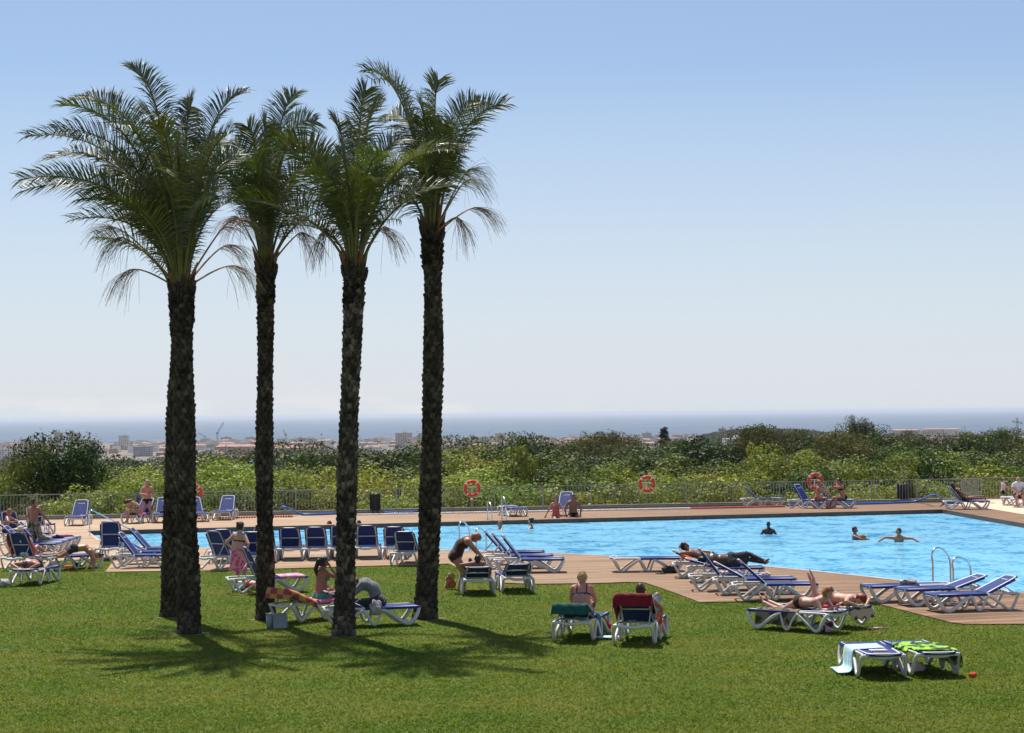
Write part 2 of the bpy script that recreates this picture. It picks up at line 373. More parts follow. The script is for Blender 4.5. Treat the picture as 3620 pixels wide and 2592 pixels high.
# glare painted into the board colour, paler toward the left end
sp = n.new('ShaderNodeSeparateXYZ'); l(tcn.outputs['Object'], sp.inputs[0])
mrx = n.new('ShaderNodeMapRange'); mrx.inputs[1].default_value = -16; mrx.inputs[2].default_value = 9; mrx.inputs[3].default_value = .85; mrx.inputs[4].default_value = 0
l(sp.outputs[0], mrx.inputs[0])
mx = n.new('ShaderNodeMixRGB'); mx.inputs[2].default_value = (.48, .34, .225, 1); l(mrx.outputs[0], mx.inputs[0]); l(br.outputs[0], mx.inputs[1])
mp2 = n.new('ShaderNodeMapping'); mp2.inputs['Scale'].default_value = (.16, 2.2, 1); l(mp_.outputs[0], mp2.inputs[0])
q = n.new('ShaderNodeTexNoise'); q.inputs['Scale'].default_value = 1.4; q.inputs['Detail'].default_value = 8; l(mp2.outputs[0], q.inputs[0])
r2 = rmp(q.outputs[0], .3, .7, (.55, .53, .52), (1.3, 1.3, 1.28))
mx2 = n.new('ShaderNodeMixRGB'); mx2.blend_type = 'MULTIPLY'; mx2.inputs[0].default_value = 1; l(mx.outputs[0], mx2.inputs[1]); l(r2.outputs[0], mx2.inputs[2])
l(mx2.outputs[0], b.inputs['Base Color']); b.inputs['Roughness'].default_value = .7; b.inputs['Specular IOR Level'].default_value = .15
bu = n.new('ShaderNodeBump'); bu.inputs['Strength'].default_value = .5; bu.inputs['Distance'].default_value = .01; l(br.outputs['Fac'], bu.inputs['Height']); bu.invert = True; l(bu.outputs[0], b.inputs['Normal'])
M['deck'] = m
me_v = [Vector((p.x, p.y, DZ)) for p in allv]
M['rimdark'] = mat('shaded_dark_rim', (.11, .07, .05), .5, .2)  # dark brown rim wall, shade of the overflow gutter painted into its colour
M['tile'] = mat('pool_tile_blue', (.12, .52, .78), .4, .1, 2)
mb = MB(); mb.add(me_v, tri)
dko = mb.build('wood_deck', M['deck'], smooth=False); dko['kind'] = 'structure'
# edge boards of the deck toward the lawn and pale coping along the near rim
mb = MB()
for a, c in zip(E[:-1], E[1:]):
    mb.add([(a.x, a.y, 0), (c.x, c.y, 0), (c.x, c.y, -.1), (a.x, a.y, -.1)], [(0, 3, 2, 1)])
o = mb.build('deck_fascia', M['deck'], smooth=False); o['kind'] = 'structure'
M['coping'] = mat('pale_coping', (.48, .35, .27), .6, .1, 2)
mb = MB()
for i in range(len(near)-1):
    a, c = near[i], near[i+1]; d = (c-a).normalized(); q = Vector((d.y, -d.x, 0))*.14
    mb.add([(a.x, a.y, .006), (c.x, c.y, .006), (c.x+q.x, c.y+q.y, .006), (a.x+q.x, a.y+q.y, .006)], [(0, 1, 2, 3)])
o = mb.build('pool_coping', M['coping'], smooth=False); o['kind'] = 'structure'
# pool shell
mb = MB(); N = len(pool); FZ = -1.35
for i in range(N):
    a, c = pool[i], pool[(i+1) % N]
    mb.add([(a.x, a.y, -.002), (c.x, c.y, -.002), (c.x, c.y, Zw-.05), (a.x, a.y, Zw-.05)], [(0, 3, 2, 1)], 0)
    mb.add([(a.x, a.y, Zw-.05), (c.x, c.y, Zw-.05), (c.x, c.y, FZ), (a.x, a.y, FZ)], [(0, 3, 2, 1)], 1)
mb.add([(p.x, p.y, FZ) for p in pool], tessellate_polygon([pool]), 1)
o = mb.build('pool_basin', [M['rimdark'], M['tile']], smooth=False); o['kind'] = 'structure'
# water: rippled glossy surface over the tiled basin
m, t, b = newmat('pool_water'); n = t.nodes; l = t.links.new
n.remove(b)
tcn = n.new('ShaderNodeTexCoord'); mp3 = n.new('ShaderNodeMapping'); mp3.inputs['Scale'].default_value = (1, .8, 1); l(tcn.outputs['Object'], mp3.inputs[0])
w1 = n.new('ShaderNodeTexNoise'); w1.inputs['Scale'].default_value = 4.2; w1.inputs['Detail'].default_value = 4; w1.inputs['Distortion'].default_value = .6
w2 = n.new('ShaderNodeTexNoise'); w2.inputs['Scale'].default_value = .8; w2.inputs['Detail'].default_value = 3
w3 = n.new('ShaderNodeTexNoise'); w3.inputs['Scale'].default_value = .16; w3.inputs['Detail'].default_value = 3
for q in (w1, w2, w3): l(mp3.outputs[0], q.inputs[0])
ad = n.new('ShaderNodeMath'); ad.operation = 'MULTIPLY_ADD'; ad.inputs[1].default_value = .9; l(w2.outputs[0], ad.inputs[0]); l(w1.outputs[0], ad.inputs[2])
bu = n.new('ShaderNodeBump'); bu.inputs['Strength'].default_value = 1; bu.inputs['Distance'].default_value = .16; l(ad.outputs[0], bu.inputs['Height'])
fr = n.new('ShaderNodeFresnel'); fr.inputs[0].default_value = 1.33; l(bu.outputs[0], fr.inputs[1])
mu = n.new('ShaderNodeMath'); mu.operation = 'MULTIPLY'; mu.inputs[1].default_value = .42; l(fr.outputs[0], mu.inputs[0])
gl = n.new('ShaderNodeBsdfGlossy'); gl.inputs['Roughness'].default_value = .12; l(bu.outputs[0], gl.inputs['Normal'])
tp = n.new('ShaderNodeBsdfTransparent'); tp.inputs[0].default_value = (.80, .95, 1, 1)
df = n.new('ShaderNodeBsdfDiffuse'); rr = rmp(ad.outputs[0], .72, 1.08, (.03, .26, .50), (.26, .60, .80)); l(rr.outputs[0], df.inputs[0]); l(bu.outputs[0], df.inputs['Normal'])
mA = n.new('ShaderNodeMixShader'); mA.inputs[0].default_value = .68; l(tp.outputs[0], mA.inputs[1]); l(df.outputs[0], mA.inputs[2])
mB = n.new('ShaderNodeMixShader'); l(mu.outputs[0], mB.inputs[0]); l(mA.outputs[0], mB.inputs[1]); l(gl.outputs[0], mB.inputs[2])
l(mB.outputs[0], n['Material Output'].inputs[0])
M['water'] = m
mb = MB(); mb.add([(p.x, p.y, Zw) for p in pool], tessellate_polygon([pool]))
o = mb.build('pool_water', M['water'], smooth=False); o['kind'] = 'structure'

# cream paving on the right beyond the deck
pv = [G(3215, 1778), G(3340, 1790), G(3620, 1815), G(4000, 1850), G(4000, 1750), G(3420, 1760)]
M['paving'] = mat('cream_paving', (.60, .46, .33), .8, .08, 2)
mb = MB(); pv = [Vector((p.x, p.y, .005)) for p in [G(3345, 1783), G(3480, 1796), G(3620, 1819), G(4100, 1880), G(4100, 1755), G(3430, 1768)]]
mb.add(pv, tessellate_polygon([pv])); o = mb.build('paving', M['paving'], smooth=False); o['kind'] = 'structure'

# low kerb wall behind the fence + fence
def wall(name, a, c, th, h, m, z0=0, off=0):
    d = (c-a).normalized(); q = Vector((-d.y, d.x, 0)); mid = (a+c)/2 + q*off
    mb = MB(); mb.box((0, 0, h/2), ((c-a).length, th, h)); o = mb.build(name, m, smooth=False, loc=(mid.x, mid.y, z0)); o.rotation_euler.z = math.atan2(d.y, d.x); return o
o = wall('kerb_wall', fence_a, fence_c, .3, .17, M['concrete'], 0, .35); tag(o, 'low pale concrete kerb running behind the long pool fence', 'kerb')

def fence(a, c, label, step=.135, bay=2.2, h=1.1):
    Ln = (c-a).length; d = (c-a).normalized(); rz = math.atan2(d.y, d.x)
    root = empty('railing_fence', a, rz); tag(root, label, 'fence')
    mb = MB(); mb.box((Ln/2, 0, h-.015), (Ln, .045, .03)); mb.build('top_rail', M['galv'], root, smooth=False)
    mb = MB(); mb.box((Ln/2, 0, .09), (Ln, .03, .03)); mb.build('bottom_rail', M['galv'], root, smooth=False)
    nb = max(1, round(Ln/bay)); bw = Ln/nb
    pm = MB(); pm.box((0, 0, (h-.035)/2), (.05, .05, h-.035)); pme = None
    bm_ = MB(); k = int(bw/step)
    for i in range(1, k): bm_.tube([(i*bw/k, 0, .107), (i*bw/k, 0, h-.033)], .0105, 5)
    bme = None
    for i in range(nb+1):
        if pme is None: o = pm.build('post', M['galv'], root, smooth=False); pme = o.data
        else: o = bpy.data.objects.new('post', pme); COL.objects.link(o); o.parent = root
        o.location = (i*bw, 0, 0)
        if i == nb: break
        if bme is None: o = bm_.build('bar_panel', M['galv'], root); bme = o.data
        else: o = bpy.data.objects.new('bar_panel', bme); COL.objects.link(o); o.parent = root
        o.location = (i*bw, 0, 0)
    return root
fence(fence_a, fence_c, 'long galvanised railing fence with thin vertical bars running behind the pool')
fence(fence_r, fence_r+Vector((5.0, -.35, 0)), 'short stretch of grey railing right of the wire mesh gate')
# wire mesh gate
ga, gc = fence_c, G(3462, 1772)
root = empty('mesh_gate', ga, math.atan2((gc-ga).y, (gc-ga).x)); tag(root, 'wire mesh gate leaf at the right corner of the railing fence', 'gate')
Lg = (gc-ga).length-.12
mb = MB(); mb.box((.08+Lg/2, 0, 1.08), (Lg, .04, .04)); mb.box((.08+Lg/2, 0, .1), (Lg, .04, .04)); mb.box((.09, .0, .59), (.04, .038, .94)); mb.box((.06+Lg, 0, .59), (.04, .038, .94)); mb.build('gate_frame', M['galv'], root, smooth=False)
mb = MB()
for i in range(1, int(Lg/.03)): mb.box((.11+i*.03, 0, .59), (.007, .006, .94))
for i in range(1, 31): mb.box((.08+Lg/2, .007, .12+i*.03), (Lg-.05, .006, .007))
mb.build('wire_mesh', M['galv'], root, smooth=False)
# ------------------------------------------------------------------ palms
M['trunk'] = None
m, t, b = newmat('palm_bark'); n = t.nodes; l = t.links.new
tcn = n.new('ShaderNodeTexCoord'); a1 = nzn(5, 8); r1 = rmp(a1.outputs[0], .34, .68, (.048, .038, .027), (.18, .145, .105))
a2 = nzn(34, 6); r2 = rmp(a2.outputs[0], .3, .75, (.5, .5, .5), (1.4, 1.35, 1.3))
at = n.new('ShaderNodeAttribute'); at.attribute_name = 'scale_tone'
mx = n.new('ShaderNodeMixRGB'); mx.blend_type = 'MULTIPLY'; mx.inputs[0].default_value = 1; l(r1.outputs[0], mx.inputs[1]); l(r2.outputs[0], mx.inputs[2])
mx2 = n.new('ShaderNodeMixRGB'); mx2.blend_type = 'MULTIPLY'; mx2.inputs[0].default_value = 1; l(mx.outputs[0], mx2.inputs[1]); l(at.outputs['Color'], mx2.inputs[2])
l(mx2.outputs[0], b.inputs['Base Color']); b.inputs['Roughness'].default_value = .9; b.inputs['Specular IOR Level'].default_value = .15
bu = n.new('ShaderNodeBump'); bu.inputs['Strength'].default_value = .8; bu.inputs['Distance'].default_value = .02; l(a2.outputs[0], bu.inputs['Height']); l(bu.outputs[0], b.inputs['Normal'])
M['bark'] = m
M['frond'] = mat('palm_leaflet', (.052, .066, .019), .48, .3, 1.2, .6, trans=.22, tcol=(1.25, 1.4, .5), island=.35, col2=(.09, .105, .030))
M['frondy'] = mat('palm_leaflet_yellowish', (.10, .12, .02), .34, .3, 1.2, .6, trans=.3, tcol=(1.6, 1.6, .4), island=.35)
M['dry'] = mat('dry_strands', (.34, .24, .11), .7, .3, 3, island=.3, trans=.2)
M['petiole'] = mat('petiole', (.13, .12, .035), .5, .3, 4)
M['boot'] = mat('orange_leaf_base', (.17, .06, .02), .6, .4, 6)
M['fibre'] = mat('palm_fibre', (.06, .045, .03), .95, .5, 14, bump=.8, bscale=60)

def palm_trunk(root, base, mid, top, r0, r1, seed):
    """world points; mesh local to root (at base). Helical old leaf bases give the scalloped outline."""
    rg = np.random.default_rng(seed); H = (top-base).length
    nz_ = int(H/.018); na = 84; rows_per = .12; ncirc = 9
    ts = np.linspace(0, 1, nz_); ang = np.linspace(0, 2*np.pi, na, endpoint=False)
    b_, m_, t_ = [np.array(p-base) for p in (base, mid, top)]
    cen = (1-ts)[:, None]**2*b_+2*(ts*(1-ts))[:, None]*(2*m_-.5*b_-.5*t_)+ts[:, None]**2*t_
    rad = r0+(r1-r0)*ts; rad = rad*(1+.18*np.exp(-ts*H/.25))            # flared foot
    bulge = np.clip((ts-(1-.75/H))/(.2/H), 0, 1); rad = rad*(1+.17*bulge)
    hz = ts*H
    row = hz[:, None]/rows_per + .20*np.sin(ang[None]*2+hz[:, None]*1.7+seed)+.12*np.sin(ang[None]*5-hz[:, None]*3.1)+.12*np.sin(hz[:, None]*9.3+ang[None]*3)
    u = ang[None]/(2*np.pi)*ncirc + .25*np.sin(hz[:, None]*4.3+seed)+.10*np.sin(hz[:, None]*11.+ang[None]*4)
    # staggered cells
    ri = np.floor(row + .0); fr_ = row-ri
    uu = u + .5*(ri % 2); ui = np.floor(uu); fu = uu-ui
    h1 = np.sin((ri*127.1+(ui % ncirc)*311.7)*.137)*43758.5453; h1 = h1-np.floor(h1)
    prof = (fr_**.7)*(1-.15*fr_**6)                       # grows outwards to the upper lip of each old leaf base, then steps back
    across = np.clip(1-(2*np.abs(fu-.5))**2.2-.55*np.abs(fr_-.55), 0, 1)*1.2
    depth = .038*(.4+1.0*h1)
    disp = prof*across*depth
    jag = rg.standard_normal((nz_, na))*.0035
    big = .012*np.sin(hz[:, None]*2.1+seed)+.008*np.sin(ang[None]*3+hz[:, None]*1.3)
    fib = bulge[:, None]*rg.standard_normal((nz_, na))*.012
    rr_ = rad[:, None]*.9+disp+jag+big+fib
    X = cen[:, 0:1]+rr_*np.cos(ang); Y = cen[:, 1:2]+rr_*np.sin(ang); Z = cen[:, 2:3]+0*ang+(.01*across*prof)
    V = np.stack([X, Y, Z], -1).reshape(-1, 3)
    i = np.arange(nz_-1)[:, None]*na; j = np.arange(na)[None]; j2 = (j+1) % na
    Fc = np.stack([i+j, i+j2, i+na+j2, i+na+j], -1).reshape(-1, 4)
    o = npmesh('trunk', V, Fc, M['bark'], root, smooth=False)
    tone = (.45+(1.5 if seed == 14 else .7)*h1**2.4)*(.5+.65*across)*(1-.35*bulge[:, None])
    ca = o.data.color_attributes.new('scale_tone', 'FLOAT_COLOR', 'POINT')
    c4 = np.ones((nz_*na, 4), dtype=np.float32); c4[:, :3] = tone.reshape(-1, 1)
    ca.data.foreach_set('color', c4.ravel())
    return o

def frond(root, p0, p1, p2, name='frond', m=None, ll=.46, rollv=0, start=.24, dens=33, seed=0, vee=.5, bare=False):
    rg = random.Random(seed); m = m or M['frond']
    p0, p1, p2 = map(Vector, (p0, p1, p2)); N = 26
    P = [(1-s)**2*p0+2*s*(1-s)*p1+s*s*p2 for s in [i/N for i in range(N+1)]]
    Ln = sum((P[i+1]-P[i]).length for i in range(N))
    mb = MB(); mb.tube(P, [.030*(1-i/N)**.8+.004 for i in range(N+1)], 5, 1, flat=.7)
    k = int(Ln*(1-start)*dens*.92)
    side_ref = None
    for sgn in (-1, 1):
        for i in range(k):
            s = start+(1-start)*(i+rg.random()*.6)/k
            s = min(s, .995)
            c = (1-s)**2*p0+2*s*(1-s)*p1+s*s*p2; T = (2*(1-s)*(p1-p0)+2*s*(p2-p1)).normalized()
            nrm = Vector((0, 0, 1))-T*T.z
            if nrm.length < .25: nrm = nrm + (T.cross(Vector((1, .3, 0))))*.25
            nrm.normalize(); nrm = Quaternion(T, rollv) @ nrm
            side = T.cross(nrm)*sgn
            q = (s-start)/(1-start)
            le = ll*1.12*(.5+.75*math.sin(math.pi*(q*.82+.12)))*(.85+.3*rg.random())
            fwd_ = .42+.8*q**2
            d = (side*(1-.25*q) + T*fwd_ + nrm*(vee+.35*(rg.random()-.5)) + Vector((rg.gauss(0, .09), rg.gauss(0, .09), rg.gauss(0, .09)))).normalized()
            tip = c+d*le+Vector((0, 0, -.14*le*(1+rg.random())))
            mid = c+d*le*.5+Vector((0, 0, -.005))
            w0 = .008; w1_ = .0118*(.8+.4*rg.random())
            wv = d.cross(nrm); 
            if wv.length < .1: wv = d.cross(T)
            wv.normalize(); wv = (wv*.8+nrm*rg.uniform(-.6, .6)).normalized()
            mb.add([c-wv*w0, c+wv*w0, mid+wv*w1_, mid-wv*w1_, tip], [(0, 1, 2, 3), (3, 2, 4)], 0)
    return mb.build(name, [m, M['petiole']], root, smooth=False)

def tassel(root, p0, p1, p2, seed, n=60, ln=.55):
    """dry flower stalk ending in drooping thin strands"""
    rg = random.Random(seed); p0, p1, p2 = map(Vector, (p0, p1, p2)); mb = MB()
    P = [(1-s)**2*p0+2*s*(1-s)*p1+s*s*p2 for s in [i/12 for i in range(13)]]
    mb.tube(P, [.024-.014*i/12 for i in range(13)], 5)
    for i in range(n):
        s = .62+.38*rg.random(); c = (1-s)**2*p0+2*s*(1-s)*p1+s*s*p2; T = (p2-p1).normalized()
        d = (T*1.0+Vector((rg.gauss(0, .32), rg.gauss(0, .32), rg.gauss(0, .25)))).normalized(); L_ = ln*(.6+.6*rg.random())
        q = [c, c+d*L_*.4, c+d*L_*.75+Vector((0, 0, -.10*L_)), c+d*L_*1.0+Vector((0, 0, -.42*L_))]
        mb.tube(q, [.0038, .0034, .003, .0022], 3, cap=False)
    return mb.build('dry_flower_stalk', M['dry'], root, smooth=False)

DS = 3620/2268
def crop2(x, y): return (850+x*.61576, 150+y*.61576)
def crop1(x, y): return (x*.6157, 150+y*.6157)
palms = [
 dict(label='palm tree at the far left standing directly behind the foremost trunk', base=(596, 2180), mid=(613, 1640), top=(636, 1085), r=(.195, .175), seed=11,
      tips=[(crop1(1100, 330), -1, .5), (crop1(560, 640), 0, .5), (crop1(980, 560), .5, .5), (crop1(1300, 560), 1.2, .5), (crop1(700, 800), 1, .6), (crop1(1400, 900), .6, .4), (crop1(860, 480), .9, .6), (crop1(1180, 700), -.8, .5), (crop1(640, 1000), .5, .5)], fill=13, tass=[]),
 dict(label='big leaning-crowned palm at the front left, its left fronds blown outward', base=(668, 2240), mid=(655, 1640), top=(643, 1035), r=(.235, .205), seed=12,
      tips=[(crop1(745, 110), .2, .55), (crop1(340, 330), -.5, .5), (crop1(410, 300), .7, .5), (crop1(130, 515), 0, .5), (crop1(90, 765), -.4, .5), (crop1(110, 830), .5, .5), (crop1(240, 655), .8, .5), (crop1(390, 1010), 0, .5), (crop1(450, 880), -.9, .5),
            (crop1(1100, 300), .3, .5), (crop1(1400, 258), .2, .35), (crop1(1360, 480), -.8, .35), (crop1(1400, 640), .6, .4), (crop1(600, 430), -1.2, .6), (crop1(760, 400), 1.2, .6), (crop1(300, 470), -1, .5), (crop1(1010, 560), -1.3, .5), (crop1(900, 440), -.7, .5), (crop1(880, 700), -1.2, .5), (crop1(520, 760), 1.0, .5), (crop1(1250, 850), -.9, .4)], fill=16,
      tass=[(crop1(660, 1440), 0, (crop1(860, 1290))), (crop1(570, 1130), .2, crop1(820, 1150)), (crop1(1440, 1400), .1, crop1(1230, 1290)), (crop1(1390, 1090), -.2, crop1(1230, 1100)), (crop1(620, 1230), -.5, crop1(800, 1130)), (crop1(1380, 1250), .5, crop1(1200, 1210))]),
 dict(label='slender palm second from the left with grey tub at its foot', base=(938, 2192), mid=(936, 1560), top=(940, 965), r=(.195, .17), seed=13,
      tips=[(crop2(320, 275), .3, .5), (crop2(145, 430), .4, .5), (crop2(40, 460), -.3, .5), (crop2(440, 430), 1, .5), (crop2(-60, 560), .6, .5), (crop2(-150, 700), -.4, .5), (crop2(320, 560), -1, .45), (crop2(430, 700), -.5, .4), (crop2(-100, 860), .8, .5), (crop2(60, 640), -1.2, .5), (crop2(460, 900), .5, .4), (crop2(200, 520), 1.2, .5), (crop2(-20, 1010), -.6, .4), (crop2(120, 700), -1, .5)], fill=16,
      tass=[(crop2(395, 1190), 0, crop2(300, 1120)), (crop2(-60, 1080), .2, crop2(40, 1060)), (crop2(340, 1080), -.4, crop2(280, 1080))]),
 dict(label='palm in the middle with pale patched trunk, third separate trunk from the left', base=(1215, 2247), mid=(1231, 1600), top=(1253, 978), r=(.21, .187), seed=14,
      tips=[(crop2(720, 245), -.2, .5), (crop2(530, 430), .5, .5), (crop2(210, 520), -.3, .5), (crop2(300, 600), .7, .5), (crop2(930, 545), .3, .45), (crop2(1240, 600), -.9, .45), (crop2(820, 330), .9, .5), (crop2(400, 700), -1, .5), (crop2(960, 700), .8, .4), (crop2(560, 620), -1.2, .5), (crop2(330, 860), .3, .5), (crop2(1000, 850), -.4, .4), (crop2(640, 500), 1.3, .5), (crop2(820, 620), -1.1, .45), (crop2(440, 1000), .4, .4), (crop2(930, 1010), .5, .35), (crop2(720, 760), -1.2, .45)], fill=18,
      tass=[(crop2(450, 1190), .2, crop2(540, 1060)), (crop2(860, 1150), 0, crop2(780, 1100))], yellow=[5]),
 dict(label='tallest palm on the right, its dark straight trunk ending highest', base=(1502, 2188), mid=(1528, 1500), top=(1528, 845), r=(.255, .20), seed=15,
      tips=[(crop2(705, 130), .2, .55), (crop2(740, 190), .8, .55), (crop2(1135, 190), .2, .5), (crop2(1530, 330), .2, .3), (crop2(1400, 320), .8, .35), (crop2(1020, 320), -.7, .5), (crop2(900, 560), .5, .5), (crop2(1330, 560), -.6, .35), (crop2(1160, 450), -1.1, .5), (crop2(870, 760), -.6, .5), (crop2(940, 880), .5, .5), (crop2(1230, 560), -1.2, .4), (crop2(1260, 720), .8, .4), (crop2(1000, 640), -1, .5), (crop2(830, 420), 1.1, .5)], fill=9,
      tass=[(crop2(1430, 1040), .1, crop2(1250, 990)), (crop2(1350, 860), 0, crop2(1230, 860)), (crop2(1350, 790), .3, crop2(1240, 830)), (crop2(1290, 1130), -.3, crop2(1200, 1010))]),
]
for P_ in palms:
    base = G(*P_['base'], LZ); D = base.y
    top = GD(*P_['top'], D); mid = GD(*P_['mid'], D)
    root = empty('palm_tree', base); tag(root, P_['label'], 'palm tree', 'date palms growing in the lawn')
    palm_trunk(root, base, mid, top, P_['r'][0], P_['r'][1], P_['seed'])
    rg = random.Random(P_['seed']); T0 = top-base
    # fibrous cap with cut leaf bases
    mb = MB()
    for i in range(26):
        a = i*2.4; rr_ = P_['r'][1]*.95
        q = T0+Vector((math.cos(a)*rr_, math.sin(a)*rr_, -.12+.3*rg.random()))
        e = q+Vector((math.cos(a)*.09, math.sin(a)*.09, .14+.12*rg.random()))
        mb.tube([q, (q+e)/2+Vector((0, 0, .0)), e], [.05, .045, .02], 5, flat=.5)
    mb.ell(T0+Vector((0, 0, .08)), (P_['r'][1]*.95, P_['r'][1]*.95, .38), 14, 8)
    mb.build('leaf_base_cap', M['fibre'], root)
    mb = MB()
    for i in range(5):
        a = i*2.4+.5; rr_ = P_['r'][1]*.85
        q = T0+Vector((math.cos(a)*rr_, math.sin(a)*rr_, .05)); e = q+Vector((math.cos(a)*.16, math.sin(a)*.16, .38+.3*rg.random()))
        mb.tube([q, q.lerp(e, .5)+Vector((0, 0, .06)), e], [.055, .045, .012], 6, flat=.45)
    mb.build('orange_leaf_sheath', M['boot'], root)
    k = 0
    for (tp_, dy, cf) in P_['tips']:
        tip = GD(tp_[0], tp_[1], D+dy*2.3)-base
        st = T0+Vector((0, 0, .0)); dd = tip-st; hd = Vector((dd.x, dd.y, 0))
        p0 = st+hd.normalized()*P_['r'][1]*.55 if hd.length > .1 else st
        up_ = max(dd.z, .3)
        ctl = st+Vector((dd.x*.24, dd.y*.24, up_*.86+.45*hd.length*cf))
        tip = st+(tip-st)*.97; frond(root, p0, ctl, tip, seed=P_['seed']*100+k, rollv=rg.choice((-1, 1))*rg.uniform(.3, 1.15), m=M['frondy'] if k in P_.get('yellow', []) else None, ll=.47)
        k += 1
    for i in range(int(P_['fill']*.42)):
        a = i*2.399+P_['seed']; el = rg.uniform(.45, 1.35); Ln = rg.uniform(2.1, 3.2)
        hd = Vector((math.cos(a), math.sin(a)*1.0, 0)); st = T0+Vector((0, 0, .12))
        tip = st+hd*Ln*math.cos(el)*.8+Vector((-.25, 0, Ln*math.sin(el)))
        ctl = st+hd*Ln*math.cos(el)*.22+Vector((0, 0, Ln*math.sin(el)*.8+.2))
        frond(root, st+hd*P_['r'][1]*.6, ctl, tip, seed=P_['seed']*100+k, rollv=rg.uniform(-.7, .7), ll=.5, start=.24); k += 1
    for (tp_, dy, cp) in P_['tass']:
        tip = GD(tp_[0]+0, tp_[1]-40, D+dy*1.6)-base; c_ = GD(cp[0], cp[1]-30, D+dy*.8)-base
        c_ = c_*.65+tip*.35+Vector((0, 0, .12))
        tassel(root, T0+Vector((0, 0, .02)), c_, tip.lerp(c_, .45), seed=k*7+P_['seed'], n=55, ln=.6); k += 1

# ------------------------------------------------------------------ trees and shrubs beyond the fence
def leafmat(nm, c, c2, isl=.45, tr=.18, rough=.42): return mat(nm, c, rough+.15, .3, .8, .16, trans=tr, tcol=(1.35, 1.4, .6), island=isl, col2=c2)
LM = {'bright': leafmat('leaf_bright', (.14, .19, .026), (.26, .28, .05), tr=.22), 'yellow': leafmat('leaf_yellow', (.22, .23, .035), (.34, .32, .06)),
      'mid': leafmat('leaf_mid', (.05, .085, .018), (.11, .135, .032)), 'dark': leafmat('leaf_dark', (.025, .05, .011), (.06, .095, .018), tr=.25, rough=.35),
      'pine': leafmat('needle_olive', (.045, .050, .017), (.105, .095, .036), isl=.3, tr=.25, rough=.6), 'cypress': leafmat('cypress', (.012, .02, .01), (.02, .03, .014), tr=.05, rough=.6)}
M['tbark'] = mat('tree_bark', (.09, .07, .05), .9, .3, 5, bump=.5)
def crown_mesh(kind, rx, hz, nl, per, ls, seed, narrow=0, up=.2):
    rg = np.random.default_rng(seed)
    # lobes through the volume, with an uneven outline
    d = rg.standard_normal((nl, 3)); d /= np.linalg.norm(d, axis=1)[:, None]
    r = .35+.65*rg.random(nl)**.5; amp = .72+.5*rg.random(nl)
    c = d*(r*amp)[:, None]*np.array([rx, rx, hz/2]); c[:, 2] += hz*.5
    if narrow: taper = np.clip(1.15-c[:, 2]/hz, .1, 1)**narrow; c[:, 0] *= taper; c[:, 1] *= taper
    lr = rx*(.20+.19*rg.random(nl))
    n_ = nl*per; ci = np.repeat(np.arange(nl), per)
    dd = rg.standard_normal((n_, 3)); dd /= np.linalg.norm(dd, axis=1)[:, None]
    sh = rg.random(n_); out = np.where(sh < .84, .86+.2*rg.random(n_), .3+.6*rg.random(n_))*(1+.35*(rg.random(n_) < .06))
    p = c[ci]+dd*(lr[ci]*out)[:, None]*np.array([1, 1, .9])
    # leaf direction: outwards and up
    nn = dd+rg.standard_normal((n_, 3))*.32; nn[:, 2] += .15; t = np.cross(nn, rg.standard_normal((n_, 3))); t /= np.linalg.norm(t, axis=1)[:, None]
    t = t+dd*.25; t[:, 2] += up*.5; t /= np.linalg.norm(t, axis=1)[:, None]; s = np.cross(t, nn); s /= np.linalg.norm(s, axis=1)[:, None]
    L_ = (ls*(.6+.8*rg.random(n_)))[:, None]; W_ = L_*(.22 if kind in ('pine', 'cypress') else .36)
    V = np.stack([p, p+t*L_*.45+s*W_, p+t*L_, p+t*L_*.45-s*W_], 1).reshape(-1, 3)
    V[:, 2] = np.maximum(V[:, 2], 0)
    me_o = npmesh('crown', V, np.arange(n_*4).reshape(-1, 4), LM[kind]); me = me_o.data
    bpy.data.objects.remove(me_o); return me, rx, hz
def trunk_mesh(h, r, seed):
    rg = random.Random(seed); mb = MB(); mb.tube([(0, 0, -.5), (.05*h*.1, 0, h*.4), (0, .02, h)], [r*1.4, r, r*.5], 7)
    for i in range(5):
        a = i*1.3+rg.random(); z = h*(.3+.12*i)
        mb.tube([(0, 0, z), (math.cos(a)*h*.18, math.sin(a)*h*.18, z+h*.16), (math.cos(a)*h*.3, math.sin(a)*h*.3, z+h*.34)], [r*.5, r*.3, r*.12], 5)
    o = mb.build('trunk', M['tbark']); me = o.data; bpy.data.objects.remove(o); return me
CR = {}
for kd, rx, hz, nl, per, ls, nw, up in [('bright', 1.9, 3.4, 38, 380, .095, 0, .3), ('yellow', 1.3, 2.8, 30, 150, .13, .15, .3), ('mid', 2.2, 4.0, 50, 320, .11, 0, .2), ('dark', 2.5, 4.6, 60, 240, .14, 0, .1), ('pine', 2.6, 4.6, 46, 280, .17, .1, .7)]:
    CR[kd] = [crown_mesh(kd, rx, hz, nl, per, ls, 50+i+len(kd)*7, nw, up) for i in range(3)]
TRK = [trunk_mesh(1.0, .035, s_) for s_ in range(3)]
LAB = {'bright': ('leafy light green shrub in the thicket just beyond the pool fence', 'leafy light green trees and shrubs beyond the fence', 'shrub', 'leafy_shrub'),
       'yellow': ('yellow-green feathery shrub standing out against darker greenery beyond the fence', 'yellow-green shrubs beyond the fence', 'shrub', 'yellow_shrub'),
       'mid': ('mid green rounded tree in the wood between fence and town', 'mid green trees of the wood', 'tree', 'broadleaf_tree'),
       'dark': ('dark green dense tree in the wood between fence and town', 'dark green trees of the wood', 'tree', 'broadleaf_tree'),
       'pine': ('olive green pine with upright tufts in the wood behind the fence', 'olive green pines of the wood', 'tree', 'pine_tree')}
